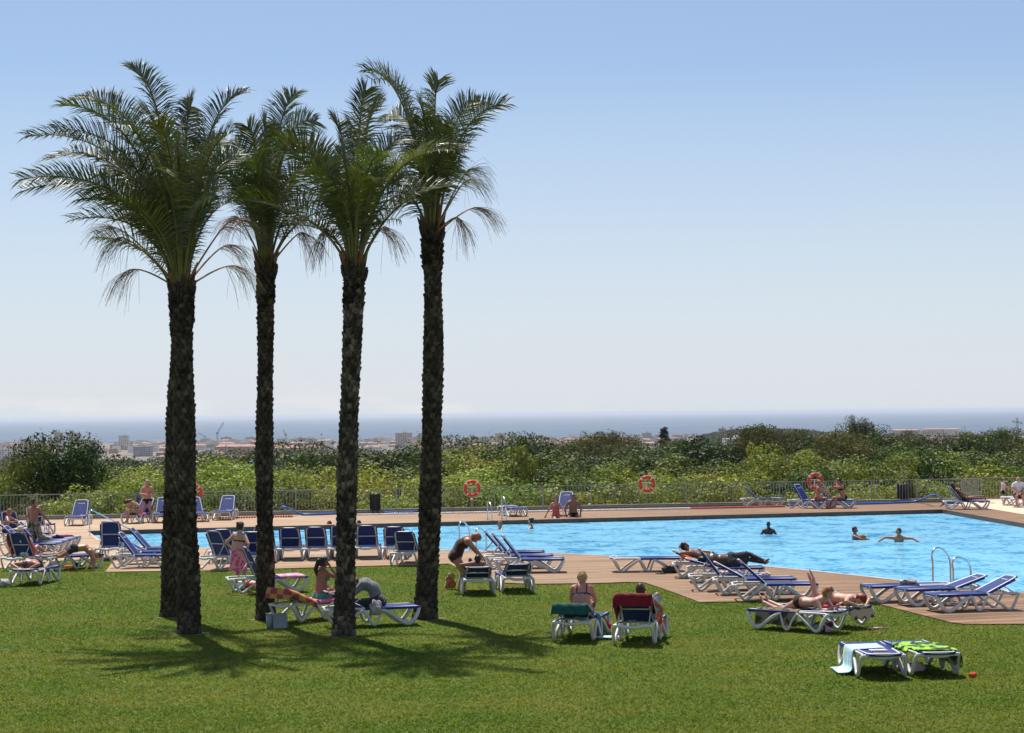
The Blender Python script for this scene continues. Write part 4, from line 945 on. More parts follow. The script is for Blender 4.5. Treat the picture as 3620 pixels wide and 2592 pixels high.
for a in [
 ('A1', 259, 1829, -90, 48, 'upright lounger facing the camera at the fence, left of the bent woman', 'foot'),
 ('A2', 455, 1821, -108, 48, 'lounger by the fence that the bent-over woman sits on, pink towel across it', 'foot'),
 ('A3', 570, 1819, -85, 48, 'lounger at the fence half hidden behind the far left palm trunk', 'foot'),
 ('A4', 708, 1815, -72, 46, 'lounger at the fence just right of the front palm trunk', 'foot'),
 ('A5', 781, 1810, -93, 47, 'upright lounger at the fence, rightmost of those left of the slender palm', 'foot'),
 ('A6', 1836, 1797, -72, 0, 'flat lounger on the far deck right of the far pool ladder', 'foot'),
 ('A7', 1988, 1796, -98, 46, 'upright lounger behind the couple sitting on the pool edge', 'foot'),
 ('A8', 2619, 1764, 1, 42, 'empty lounger side-on at the fence between the two right lifebuoys', 'head'),
 ('A9', 2931, 1770, -38, 56, 'lounger under the right lifebuoy with the girl sitting on its end', 'foot'),
 ('A10', 3022, 1768, -18, 66, 'lounger of the woman in black facing right near the right litter bin', 'foot'),
 ('A11', 3336, 1772, -4, 50, 'lounger at the far right deck with a sunbather lying on it', 'head'),
 ('A12', 3545, 1758, -30, 0, 'flat lounger beside the child at the far right edge', 'head'),
 ('A13', 3578, 1764, -28, 0, 'flat lounger in front of the old man at the far right edge', 'head'),
 ('B1', 108, 1862, 86, 58, 'lounger seen from behind, mostly hidden by the man in patterned shorts', 'head'),
 ('B2', 18, 1884, 84, 62, 'dark backed lounger at the left picture edge behind the raised-back row', 'head'),
 ('L1', 178, 1883, 14, 30, 'lounger the boy sits on, farthest of the left cluster', 'foot'),
 ('L2', 281, 1900, 4, 12, 'lounger strewn with towels in the left cluster, its foot reaching farthest right', 'foot'),
 ('L3', 258, 1907, 2, 45, 'lounger in the left cluster with long raised back, second from the front of its row', 'foot'),
 ('L4', 236, 1914, 0, 14, 'low backed lounger in the left cluster under the rolled towel', 'foot'),
 ('L5', 214, 1921, -2, 42, 'raised lounger nearest the lawn in the left cluster row, in front of the standing man', 'foot'),
 ('B6', 40, 1974, 72, 58, 'lounger seen from behind at the left edge with red towel hanging down its side', 'head'),
 ('B7', 146, 1973, 48, 2, 'flat lounger at the lawn edge on which a man lies with head hanging over', 'head'),
 ('B8', 80, 2021, 84, 2, 'flat lounger nearest the camera at the far left, man lying face down on it', 'head'),
 ('C1', 376, 1940, 88, 74, 'very upright lounger seen from behind at the pool corner, beside the handrail', 'head'),
 ('C2', 395, 1963, -3, 52, 'side-on raised lounger at the deck corner left of the palm trunks, nearest of three', 'head'),
 ('C3', 418, 1951, 0, 30, 'side-on half raised lounger, middle of three left of the palm trunks', 'head'),
 ('C4', 440, 1939, -2, 48, 'side-on raised lounger nearest the water of the three left of the palm trunks', 'head'),
 ('C5', 720, 1972, 52, 62, 'lounger turned to the right directly right of the front palm trunk', 'head'),
 ('D1', 780, 1950, 90, 49, 'lounger seen from behind at the pool, left of the woman in the pink wrap', 'head'),
 ('D2', 925, 1948, 90, 54, 'lounger seen from behind hidden mostly by the slender palm trunk', 'head'),
 ('D3', 893, 1962, 90, 50, 'lounger seen from behind just right of the woman in the pink wrap', 'head'),
 ('D4', 1020, 1942, 90, 48, 'lounger seen from behind at the pool, first right of the slender palm', 'head'),
 ('D5', 1111, 1941, 89, 49, 'lounger seen from behind at the pool, second right of the slender palm', 'head'),
 ('D6', 1201, 1940, 90, 54, 'lounger seen from behind half covered by the patched palm trunk', 'head'),
 ('D7', 1294, 1937, 91, 51, 'lounger seen from behind at the pool, first right of the patched palm', 'head'),
 ('D8', 1390, 1936, 88, 46, 'lounger at the pool partly behind a lower one, left of the tallest palm', 'head'),
 ('D9', 1422, 1956, 80, 46, 'lounger seen from behind on the lawn edge next left of the tallest palm', 'head'),
 ('E', 808, 2046, 20, 66, 'raised lounger on the lawn by the pink-wrapped woman, pink towel on its foot', 'head'),
 ('F1', 990, 2140, 48, 22, 'lounger with the orange and red patterned towel behind the grey tub', 'head'),
 ('F2', 1150, 2153, 17, 24, 'lounger on the lawn the grey-shirted man sits on, foot to the right', 'head'),
 ('G1', 1692, 2051, 94, 20, 'low backed lounger that the woman in brown leans over', 'head'),
 ('G2', 1834, 2044, 97, 22, 'empty low backed lounger on the lawn edge right of the woman in brown', 'head'),
 ('H1', 1745, 1978, -1, 52, 'side-on raised lounger nearest the lawn of the three right of the tallest palm', 'head'),
 ('H2', 1712, 1965, 0, 50, 'side-on raised lounger in the middle of the three right of the tallest palm', 'head'),
 ('H3', 1688, 1952, 0, 48, 'side-on raised lounger nearest the water of the three right of the tallest palm', 'head'),
 ('I0', 2288, 1973, 2, 0, 'flat empty lounger on the deck in the middle of the near pool edge', 'mid'),
 ('I1', 2378, 1993, -2, 24, 'lounger at the water carrying the man with arms behind his head', 'head'),
 ('I2', 2430, 2008, -1, 16, 'lounger on which the dark-skinned man lies on his side', 'head'),
 ('I3', 2436, 2035, -1, 52, 'raised lounger in front of the two lying men, with pinkish towel on its seat', 'head'),
 ('I4', 2522, 2047, 0, 28, 'half raised lounger with a cap lying near its foot', 'head'),
 ('I5', 2589, 2065, -1, 42, 'nearest lounger of the middle group, on the boards at the lawn edge', 'head'),
 ('J1', 3345, 2066, 189, 0, 'flat lounger by the near ladder with a grey towel lying on it', 'head'),
 ('J2', 3470, 2076, 190, 18, 'low raised lounger by the water, second of three at the near right ladder', 'head'),
 ('J3', 3578, 2094, 193, 24, 'raised lounger nearest the camera on the right deck, foot to the left', 'head'),
 ('K1', 2962, 2170, 138, 2, 'lounger on the lawn carrying the sunbather in dark bikini bottoms', 'head'),
 ('K2', 3040, 2154, 132, 2, 'lounger on the lawn carrying the red-haired sunbather, patterned towel at its end', 'head'),
 ('N1', 3125, 2319, 92, 0, 'flat lounger on the lawn at lower right with a light blue towel and a magazine', 'head'),
 ('N2', 3318, 2313, 97, 0, 'flat lounger on the lawn at lower right covered by a green and black towel', 'head'),
 ('M1', 2018, 2201, 76, 22, 'lounger on the lawn with green towel over its back, blonde woman sitting on it', 'head'),
 ('M2', 2234, 2213, 77, 41, 'lounger on the lawn with a red towel over its raised back', 'head')]:
    lounger(*a)

# ------------------------------------------------------------------ cloths and small things
def clothmat(nm, c, pat=None, c2=None, sc_=9, ws=6):
    m, t, b = newmat(nm); n = t.nodes; l = t.links.new
    tcn = n.new('ShaderNodeTexCoord'); no = n.new('ShaderNodeTexNoise'); no.inputs['Scale'].default_value = sc_; no.inputs['Detail'].default_value = 3; l(tcn.outputs['Object'], no.inputs[0])
    if pat == 'stripe':
        q = n.new('ShaderNodeTexWave'); q.inputs['Scale'].default_value = ws; q.inputs['Distortion'].default_value = .6; l(tcn.outputs['Object'], q.inputs[0]); f = q.outputs[1]
    elif pat == 'check':
        q = n.new('ShaderNodeTexChecker'); q.inputs['Scale'].default_value = ws; l(tcn.outputs['Object'], q.inputs[0]); f = q.outputs[1]
    else: f = no.outputs[0]
    r = n.new('ShaderNodeValToRGB'); r.color_ramp.interpolation = 'EASE'
    e = r.color_ramp.elements; e[0].position = .44; e[1].position = .56
    c2_ = c2 if c2 else tuple(x*.8 for x in c); e[0].color = (*c, 1); e[1].color = (*c2_, 1); l(f, r.inputs[0]); l(r.outputs[0], b.inputs['Base Color'])
    b.inputs['Roughness'].default_value = .9; b.inputs['Specular IOR Level'].default_value = .1; b.inputs['Sheen Weight'].default_value = .2
    bu = n.new('ShaderNodeBump'); bu.inputs['Strength'].default_value = .6; bu.inputs['Distance'].default_value = .02; l(no.outputs[0], bu.inputs['Height']); l(bu.outputs[0], b.inputs['Normal'])
    return m
def towel(key, prof, y0, y1, m, label, name='towel', wav=.009, seed=0, cat='towel', skew=0.0, th=.008, sidedrop=(0, 0)):
    """prof: list of local (x, z) along the cloth; spans y0..y1 in lounger coordinates; sidedrop hangs over the sides"""
    loc, h, _ = LG[key]; rg = random.Random(seed)
    P = chaikin([(x, 0, z) for x, z in prof], 2); n = 14; vs = []
    ph = rg.random()*6
    for i, p in enumerate(P):
        row = []
        s = i/(len(P)-1)
        for j in range(n+1):
            f = j/n; y = y0+(y1-y0)*f; z = p.z+wav*math.sin(j*1.9+i*.55+ph)*(.4+.6*math.sin(s*3.1)); x = p.x+skew*f+wav*.8*math.sin(j*1.3+ph)
            if sidedrop[0] and y < -.36: z -= (-.36-y)*sidedrop[0]; y = -.36-(-.36-y)*.25
            if sidedrop[1] and y > .36: z -= (y-.36)*sidedrop[1]; y = .36+(y-.36)*.25
            z = max(z, .012)
            row.append(Vector((x, y, z)))
        vs += row
    nv = len(vs); fs = []
    for i in range(len(P)-1):
        for j in range(n): a = i*(n+1)+j; fs.append((a, a+1, a+n+2, a+n+1))
    mb = MB(); mb.add(vs, fs)
    o = mb.build(name, m); o.location = (loc.x, loc.y, 0); o.rotation_euler.z = h
    so = o.modifiers.new('thickness', 'SOLIDIFY'); so.thickness = th; so.offset = 1
    tag(o, label, cat); return o
def backprof(key, a, b_, off=.03, drop=.0):
    """profile lying on the front of the backrest between distances a..b from pivot, wrapping over the top and hanging drop behind"""
    th = LG[key][2]; c, s = math.cos(th), math.sin(th); out = []
    for k in range(5):
        r_ = a+(b_-a)*k/4; out.append((PIV-r_*c+off*s, SZ+r_*s+off*c))
    if drop:
        out.append((PIV-(b_+.03)*c, SZ+(b_+.03)*s+.01))
        out.append((PIV-(b_+.03)*c-.035, SZ+(b_+.03)*s-.05)); out.append((PIV-(b_+.03)*c-.05, SZ+(b_+.03)*s-drop))
    return out
T_ = {'red': clothmat('towel_red', (.22, .012, .028)), 'green': clothmat('towel_teal', (.022, .10, .085)), 'pink': clothmat('towel_pink', (.75, .16, .35), c2=(.8, .3, .42)),
      'pink2': clothmat('towel_rose', (.62, .20, .36), c2=(.72, .40, .50)), 'lblue': clothmat('towel_light_blue', (.42, .68, .74), 'stripe', (.55, .74, .78)), 'lime': clothmat('towel_lime_black', (.30, .62, .05), None, (.02, .03, .01), 5),
      'orange': clothmat('towel_orange_check', (.42, .05, .07), 'check', (.55, .28, .07), ws=5), 'patt': clothmat('towel_brown_band', (.50, .38, .26), 'stripe', (.10, .05, .04), ws=4),
      'camo': clothmat('towel_camo', (.05, .045, .03), None, (.26, .20, .12), 7), 'grey': clothmat('cloth_grey', (.45, .40, .40)), 'khaki': clothmat('cloth_khaki', (.42, .40, .28)),
      'orr': clothmat('cloth_orange', (.80, .14, .02)), 'palepink': clothmat('cloth_pale_pink', (.72, .56, .56)), 'redw': clothmat('towel_scarlet', (.68, .05, .04)), 'pinkw': clothmat('towel_pink_white', (.75, .55, .60), None, (.6, .1, .25), 6)}
towel('M1', backprof('M1', .45, .82, drop=.18), -.40, .40, T_['green'], 'teal green towel over the lounger back behind the blonde woman', seed=1, sidedrop=(2.0, 1.6))
towel('M1', [(.70, .43), (.95, .425), (1.25, .42)], -.62, .30, T_['green'], 'crumpled teal towel spilling off the side of the blonde woman\'s lounger', seed=2, sidedrop=(2.6, 0))
towel('M2', backprof('M2', .2, .82, drop=.22), -.42, .44, T_['red'], 'dark red towel over the raised back of the lawn lounger', seed=3, sidedrop=(2.4, 2.4))
towel('M2', [(.8, .42), (1.2, .415), (1.6, .41)], -.50, .36, T_['redw'], 'red towel on the seat of the red-draped lounger', seed=4, sidedrop=(2, 0))
towel('F1', backprof('F1', .02, .82, drop=.2), -.44, .40, T_['orange'], 'red towel with orange and yellow squares on the lounger behind the grey tub', seed=5, sidedrop=(2, 2))
towel('F1', [(.8, .425), (1.3, .42), (1.8, .42)], -.40, .34, T_['pink'], 'rose pink towel under the woman in the green bikini', seed=6, sidedrop=(1.5, 0))
towel('E', [(1.2, .41), (1.5, .41), (1.85, .41)], -.42, .30, T_['pink2'], 'bright pink towel hanging off the foot of the lounger right of the slender palm', seed=7, sidedrop=(1.1, 0), wav=.012)
towel('A2', [(1.1, .425), (1.5, .42), (1.8, .42)], -.35, .42, T_['pink'], 'hot pink towel under the bent-over woman at the fence', seed=8, sidedrop=(0, 1.5))
towel('N1', [(1.38, .10), (1.36, .25), (1.33, .43), (1.2, .435), (1.05, .43)], -.10, .60, T_['lblue'], 'light blue towel lying across the lower right lounger and hanging off its left side', seed=9, sidedrop=(0, 3.2), wav=.018) if False else None
def drape_side(key, x0, x1, yin, drop, m, label, seed, spread=.2, side=1, wav=.02, top_z=.42):
    """cloth lying from y=yin over the edge at y=side*.37 and hanging down by drop"""
    loc, h, _ = LG[key]; rg = random.Random(seed); n = 14; vs = []; rows = []
    prof = [(yin, top_z), ((yin+side*.36)/2, top_z), (side*.35, top_z), (side*.39, top_z-.05), (side*(.40), top_z-drop*.5), (side*(.41), top_z-drop*.85), (side*(.41+spread), max(.02, top_z-drop))]
    P = chaikin([(0, y, z) for y, z in prof], 2); ph = rg.random()*6
    for i, p in enumerate(P):
        s = i/(len(P)-1)
        for j in range(n+1):
            f = j/n; x = x0+(x1-x0)*f+.08*s*(f-.5); vs.append(Vector((x+wav*math.sin(i*.4+ph), p.y+side*wav*(1.6*math.sin(j*1.7+ph)*s), max(.012, p.z+wav*.5*math.sin(j*1.9+i*.5)))))
    fs = []
    for i in range(len(P)-1):
        for j in range(n): a = i*(n+1)+j; fs.append((a, a+1, a+n+2, a+n+1))
    mb = MB(); mb.add(vs, fs); o = mb.build('towel', m); o.location = (loc.x, loc.y, 0); o.rotation_euler.z = h
    so = o.modifiers.new('thickness', 'SOLIDIFY'); so.thickness = .01; tag(o, label, 'towel'); return o
drape_side('N1', .62, 1.25, -.15, .44, T_['lblue'], 'light blue towel across the lower right lounger, hanging to the grass on its left', 9, side=1)
drape_side('N2', .05, 1.15, .34, .30, T_['lime'], 'lime green and black towel over the rightmost lawn lounger', 10, side=-1, spread=.03, wav=.03)
drape_side('N2', .5, 1.2, -.1, .10, T_['lime'], 'bunched end of lime green cloth on the left edge of the rightmost lawn lounger', 19, side=1, spread=.0, wav=.03, top_z=.435)
towel('K2', [(-.10, .18), (-.08, .33), (-.03, .42), (.2, .42), (.45, .42)], -.36, .40, T_['patt'], 'brown and cream patterned towel hanging over the head end of the red-haired woman\'s lounger', seed=11)
towel('K1', [(.7, .42), (1.1, .42), (1.7, .42)], -.30, .52, T_['camo'], 'dark camouflage towel under the sunbather in dark bikini bottoms', seed=12, sidedrop=(0, 2))
towel('K2', [(.5, .425), (1.0, .42), (1.6, .42)], -.33, .40, T_['redw'], 'red towel beneath the red-haired sunbather', seed=13, sidedrop=(0, 1.2))
towel('B6', backprof('B6', .1, .78), -.46, .44, T_['redw'], 'scarlet towel on the lounger at the left edge', seed=14, sidedrop=(2.6, 2.6))
towel('I1', backprof('I1', .25, .6), -.42, .2, T_['orr'], 'orange towel under the shoulders of the man with arms behind his head', seed=15, sidedrop=(2, 0))
def heap(p, r, m, label, name, cat, seed, z=0, rz=0):
    """crumpled small cloth or bag: lumpy closed mesh resting at z"""
    mb = MB(); mb.ell((0, 0, 0), (1, 1, 1), 18, 12); rg = random.Random(seed); ph = [rg.random()*6 for _ in range(6)]
    vs = []
    for v in mb.v:
        v = Vector(v); f = 1+.22*math.sin(v.x*4+ph[0])*math.cos(v.y*5+ph[1])+.16*math.sin(v.z*7+v.x*6+ph[2])+.10*math.sin(v.y*11+ph[3])
        q = Vector((v.x*f*r[0], v.y*f*r[1], max(v.z*f, -.55)*r[2])); vs.append((q.x, q.y, q.z+r[2]*.55))
    mb.v = vs; o = mb.build(name, m); o.location = (p.x, p.y, z); o.rotation_euler.z = rz; tag(o, label, cat); return o
heap(onl('J1', .9, .0, 0), (.20, .13, .07), T_['grey'], 'crumpled grey towel on the flat lounger by the near ladder', 'crumpled_towel', 'towel', 1, .395)
heap(onl('I4', 1.25, .05, 0), (.12, .10, .07), T_['palepink'], 'pale cap lying on the half raised deck lounger', 'cap', 'cap', 2, .395)
heap(onl('I3', .95, 0, 0), (.22, .18, .05), T_['palepink'], 'pale pink towel bunched on the raised deck lounger', 'crumpled_towel', 'towel', 3, .395)
heap(onl('L4', 1.2, 0, 0), (.20, .14, .12), T_['khaki'], 'khaki cloth heaped on the left cluster lounger right of the standing man', 'crumpled_towel', 'towel', 4, .40)
heap(onl('L2', 1.35, 0, 0), (.36, .25, .04), T_['pinkw'], 'pink and white towel spread on the far left cluster lounger', 'crumpled_towel', 'towel', 5, .40)
heap(onl('L3', 1.45, .0, 0), (.16, .14, .08), M['navy'], 'navy bag lying among the towels of the left cluster', 'beach_bag', 'bag', 6, .40)
heap(onl('F2', 1.0, -.30, 0), (.14, .12, .20), T_['grey'], 'grey brown cloth hanging from the lounger of the grey-shirted man', 'crumpled_towel', 'towel', 7, .22)
heap(G(2130, 2236), (.15, .14, .17), clothmat('bag_red', (.65, .02, .05)), 'red beach bag between the two draped lawn loungers', 'beach_bag', 'bag', 8)
heap(G(2148, 2254), (.26, .16, .02), T_['lblue'], 'light blue cloth lying under the red bag', 'beach_cloth', 'cloth', 9)
heap(G(1594, 2080), (.13, .10, .24), clothmat('bag_multi', (.6, .05, .06), None, (.15, .35, .08), 10), 'red and green patterned beach bag left of the woman in brown', 'beach_bag', 'bag', 10)
heap(G(2372, 2026), (.20, .16, .15), M['black'], 'black bag under the lounger of the man with arms behind his head', 'beach_bag', 'bag', 11)
heap(G(275, 2004), (.10, .09, .09), M['black'], 'small dark bag on the grass beside the hanging arm', 'beach_bag', 'bag', 12)
heap(G(245, 2005), (.20, .12, .03), T_['redw'], 'scarlet cloth on the grass under the hanging hand', 'beach_cloth', 'cloth', 13)
heap(G(12, 2072), (.18, .14, .12), T_['grey'], 'grey bundle of clothes on the grass at the left edge', 'clothes_bundle', 'bundle', 14)
heap(onl('K1', .25, .1, 0)+Vector((0, 0, 0)), (.18, .15, .12), clothmat('bag_maroon', (.10, .015, .02), None, (.6, .5, .45), 10), 'dark bag under the head end of the bikini sunbather\'s lounger', 'beach_bag', 'bag', 15)
heap(onl('N1', .9, -.75, 0), (.12, .10, .10), T_['palepink'], 'pale bundle on the grass between the lower right loungers', 'clothes_bundle', 'bundle', 16)
heap(G(3100, 2222), (.22, .05, .015), T_['pinkw'], 'thin pink belt-like strap lying on the grass under the patterned towel', 'beach_strap', 'strap', 17)
heap(onl('A3', 1.5, 0, 0), (.09, .09, .07), M['navy'], 'dark violet bundle on the lounger behind the far left trunk', 'clothes_bundle', 'bundle', 18, .40)
# beach ball / swim ring beside the pink wrap woman
root = empty('swim_ring', G(872, 2082)+Vector((0, 0, 0))); tag(root, 'red and white swim ring on the grass behind the raised lounger', 'swim ring')
mb = MB(); n1, n2 = 24, 10; vs = []; fs = []; mi = []
for i in range(n1):
    for j in range(n2):
        a, c_ = 2*math.pi*i/n1, 2*math.pi*j/n2; r_ = .24+.09*math.cos(c_); vs.append((r_*math.cos(a), r_*math.sin(a), .10+.09*math.sin(c_)))
for i in range(n1):
    for j in range(n2):
        mb.m.append(1 if (i//3) % 2 else 0); mb.f.append((i*n2+j, ((i+1) % n1)*n2+j, ((i+1) % n1)*n2+(j+1) % n2, i*n2+(j+1) % n2))
mb.v = vs; mb.build('inflated_tube', [M['red'], M['band']], root)
mb = MB(); mb.tube([(.24, 0, .18), (.24, 0, .215)], .012, 6); mb.build('valve', M['band'], root)
# grey tub pair at the slender palm
p = G(972, 2222, LZ); root = empty('grey_ashtray_tub', p); tag(root, 'pale grey cylinder joined to a grey square tub at the slender palm', 'tub')
mb = MB(); mb.tube([(-.10, 0, 0), (-.10, 0, .30)], [.075, .085], 18); mb.tube([(-.10, 0, .30), (-.10, 0, .315)], .095, 18); mb.build('cylinder_pot', M['grey'], root)
mb = MB(); mb.box((.11, 0, .14), (.27, .2, .27)); mb.box((.11, 0, .29), (.29, .22, .025)); mb.box((.11, 0, .306), (.22, .15, .005), mi=1); mb.build('square_tub', [M['grey'], M['black']], root, smooth=False)
# orange cup, magazine
p = G(3438, 2397, LZ); root = empty('plastic_cup', p, .6); tag(root, 'small orange plastic cup lying on the grass at lower right', 'cup')
mb = MB(); mb.tube([(-.055, 0, .045), (.05, 0, .045)], [.034, .045], 14, cap=False); mb.ell((-.055, 0, .045), (.004, .034, .034), 12, 6); mb.build('cup_body', M['red'], root)
mb = MB(); mb.tube([(.05, .045*math.cos(i/8*6.283), .045+.045*math.sin(i/8*6.283)) for i in range(9)], .004, 5); mb.build('rim', M['red'], root)
p = onl('N1', .42, .0, .40); root = empty('magazine', p, R(95)); tag(root, 'magazine with orange strip lying on the light blue toweled lounger', 'magazine')
mb = MB(); mb.box((0, 0, .006), (.21, .28, .012)); mb.build('pages', M['band'], root, smooth=False)
mb = MB(); mb.box((-.055, 0, .014), (.09, .272, .003)); mb.build('cover_strip', clothmat('mag', (.7, .35, .15)), root, smooth=False)
def flipflop(px, py, m, rz, label, zz=None):
    p = G(px, py) if zz is None else G(px, py, zz); root = empty('flip_flops', p, rz); tag(root, label, 'flip-flops')
    for s in (-1, 1):
        mb = MB(); V = [(math.cos(a)*.13, s*.08+math.sin(a)*(.045 if math.cos(a) > 0 else .035), z_) for z_ in (.0, .018) for a in [i/14*6.283 for i in range(14)]]
        mb.add(V, [tuple(range(13, -1, -1)), tuple(range(14, 28))]+[(i, (i+1) % 14, 14+(i+1) % 14, 14+i) for i in range(14)]); mb.build('sole', m, root)
        mb = MB(); mb.tube([(-.01, s*.08-.035, .018), (.05, s*.08, .05), (-.01, s*.08+.035, .018)], .006, 5); mb.build('strap', m, root)
flipflop(2336, 2029, M['black'], .2, 'black flip-flops on the boards left of the middle lounger group')
flipflop(1060, 2170, T_['grey'], .5, 'grey flip-flops under the lounger with the orange towel')
flipflop(262, 1950, M['umb'], -.2, 'brown sandals on the boards right of the left lounger cluster')
flipflop(1950, 2236, T_['camo'], .3, 'brown patterned sandals left of the green-draped lounger')
flipflop(2178, 2258, M['umb'], .9, 'brown sandals between the draped lawn loungers under the red towel')
flipflop(3508, 1780, T_['khaki'], .1, 'pale sandals on the cream paving at far right')
heap(G(3470, 1778), (.14, .07, .04), T_['orr'], 'orange cloth on the paving under the far right sunbather', 'beach_cloth', 'cloth', 21)
p = G(3370, 1782); root = empty('blue_basin', p); tag(root, 'round blue basin under the far right sunbather\'s lounger', 'basin')
mb = MB(); mb.tube([(0, 0, .0), (0, 0, .14)], [.26, .34], 20); mb.build('bowl', M['bluehose'], root); mb = MB(); mb.tube([(math.cos(i/20*6.283)*.34, math.sin(i/20*6.283)*.34, .145) for i in range(21)], .014, 6); mb.build('rim', M['bluehose'], root)

# ------------------------------------------------------------------ pool hardware
def tube_obj(name, pts, r, m, label, cat, it=2, n=8):
    pts = [Vector(p) for p in pts]; o0 = pts[0].copy(); mb = MB(); mb.tube(chaikin([p-o0 for p in pts], it), r, n); o = mb.build(name, m); o.location = o0; tag(o, label, cat); return o
def ladder(foot_px, foot_py, rz, label, sep=.52, hgt0=.85, reach=.75, lean=0):
    p = G(foot_px, foot_py); root = empty('pool_ladder', p, rz); tag(root, label, 'pool ladder')
    for s in (-1, 1):
        hgt = hgt0*(1 if s == 1 else .78)
        mb = MB(); q = [(-.30, s*sep/2, .0), (-.30, s*sep/2, hgt*.55)]
        for i in range(9):
            a = math.pi*i/8; q.append((-.30+(.30+reach*.35)/2*(1-math.cos(a)), s*sep/2, hgt*.62+math.sin(a)*hgt*.38)); q[-1] = (q[-1][0]-.16*math.sin(a), q[-1][1], q[-1][2])
        q += [(reach*.35, s*sep/2, 0), (reach*.38, s*sep/2, -1.0)]
        mb.tube(chaikin(q, 1), .024, 8); mb.build('handrail', M['steel'], root)
        mb = MB(); mb.tube([(-.30, s*sep/2, .0), (-.30, s*sep/2, .015)], .05, 10); mb.build('flange', M['steel'], root)
    for k in range(3):
        mb = MB(); mb.box((reach*.38, 0, -.32-.26*k), (.07, sep, .025)); mb.build('step', M['steel'], root, smooth=False)
nd = (near[12]-near[11]).normalized()
ladder(3362, 2074, R(40), 'shiny ladder with two tall hoops at the near right pool edge', sep=.62, hgt0=.95, reach=1.1)
ladder(1672, 1948, R(60), 'ladder hoops at the near pool edge behind the woman in brown', sep=.62, hgt0=.95, reach=.9)
ladder(1757, 1838, R(-72), 'ladder at the far pool edge left of the flat lounger', sep=.62, hgt0=.95, reach=.8)
# stair handrail at the pool's left end
a_ = G(317, 1892); pts = [a_+Vector((0, 0, -.2)), a_+Vector((0, 0, .9)), a_+Vector((.06, -.05, .97)), a_+Vector((.14, -.25, .97))]
e_ = G(470, 1882, .15); tube_obj('stair_handrail', [a_+Vector((0, 0, -.3)), a_+Vector((0, 0, .84)), a_+Vector((.02, 0, .92)), a_+Vector((.12, -.04, .93)), G(462, 1875, .0)+Vector((0, 0, .02)), G(505, 1896, -.3)], .024, M['steel'], 'steel handrail sloping down the steps at the left end of the pool', 'handrail', 1)
# lifebuoys on posts
def lifebuoy(px, py, D, label, size=.375):
    c = GD(px, py, D); root = empty('lifebuoy', c, R(6)); tag(root, label, 'lifebuoy', 'orange lifebuoys on the fence')
    mb = MB(); n1, n2 = 40, 10; Rr, rr_ = size-.065, .065
    for i in range(n1):
        for j in range(n2):
            a, c_ = 2*math.pi*i/n1, 2*math.pi*j/n2; q = Rr+rr_*math.cos(c_); mb.v.append((q*math.cos(a), rr_*.8*math.sin(c_), q*math.sin(a)))
    for i in range(n1):
        for j in range(n2):
            mb.m.append(1 if (i+5) % 10 < 1 else 0); mb.f.append((i*n2+j, ((i+1) % n1)*n2+j, ((i+1) % n1)*n2+(j+1) % n2, i*n2+(j+1) % n2))
    mb.build('ring', [M['red'], M['band']], root)
    mb = MB(); mb.box((0, .09, .06), (.42, .03, .035)); mb.box((0, .11, -.1), (.03, .03, .36)); mb.build('bracket', M['band'], root, smooth=False)
    mb = MB(); q = [(math.cos(a)*(size+.012+.03*abs(math.sin(2*a))), -.02, math.sin(a)*(size+.012+.03*abs(math.sin(2*a)))) for a in [i/32*6.283 for i in range(33)]]; mb.tube(q, .006, 4); mb.build('grab_line', M['rope'], root)
    mb = MB(); mb.tube([(0, .13, -.24), (0, .13, -c.z+.02)], .02, 6); mb.build('post', M['galv'], root)
def fy(px): # fence distance at pixel x
    q = G(px, 1841-(66/3400)*px); return q.y
lifebuoy(686, 1743, fy(686)-.35, 'orange lifebuoy peeping from behind the front palm trunk')
lifebuoy(1669, 1727, fy(1669)-.35, 'orange lifebuoy just right of the tallest palm')
lifebuoy(2287, 1711, fy(2287)-.35, 'orange lifebuoy in the middle of the right half of the fence')
lifebuoy(2882, 1701, fy(2882)-.35, 'orange lifebuoy behind the girl sitting on a lounger')
# litter bins
def bin_(px, py, label):
    p = G(px, py); root = empty('litter_bin', p); tag(root, label, 'litter bin')
    mb = MB(); mb.tube([(0, 0, .16), (0, 0, .82)], [.19, .235], 16, cap=False); mb.tube([(0, 0, .15), (0, 0, .16)], .19, 16)
    for i in range(16):
        a = i/16*6.283; mb.box((math.cos(a)*.225, math.sin(a)*.225, .5), (.02, .05, .64), rz=a)
    mb.build('body', M['black'], root, smooth=False)
    mb = MB(); mb.tube([(math.cos(i/18*6.283)*.24, math.sin(i/18*6.283)*.24, .83) for i in range(19)], .018, 6); mb.build('rim', M['black'], root)
    mb = MB(); rg = random.Random(int(px)); mb.tube([(0, 0, .79), (0, 0, .86), (0, 0, .83)], [.20, .19, .05], 14); 
    for i in range(7): a = i*.9; mb.tube([(math.cos(a)*.2, math.sin(a)*.2, .82), (math.cos(a)*.25, math.sin(a)*.25, .90), (math.cos(a)*.24, math.sin(a)*.24, .85)], .03, 5)
    mb.build('bin_liner', M['black'], root)
    for a in (.8, 2.4, 4.0, 5.5):
        mb = MB(); mb.box((math.cos(a)*.15, math.sin(a)*.15, .075), (.035, .035, .15), rz=a); mb.build('leg', M['black'], root, smooth=False)
bin_(1326, 1815, 'black litter bin on the far deck between the patched and the tallest palm')
bin_(3190, 1777, 'black litter bin with liner on the far deck at the right')
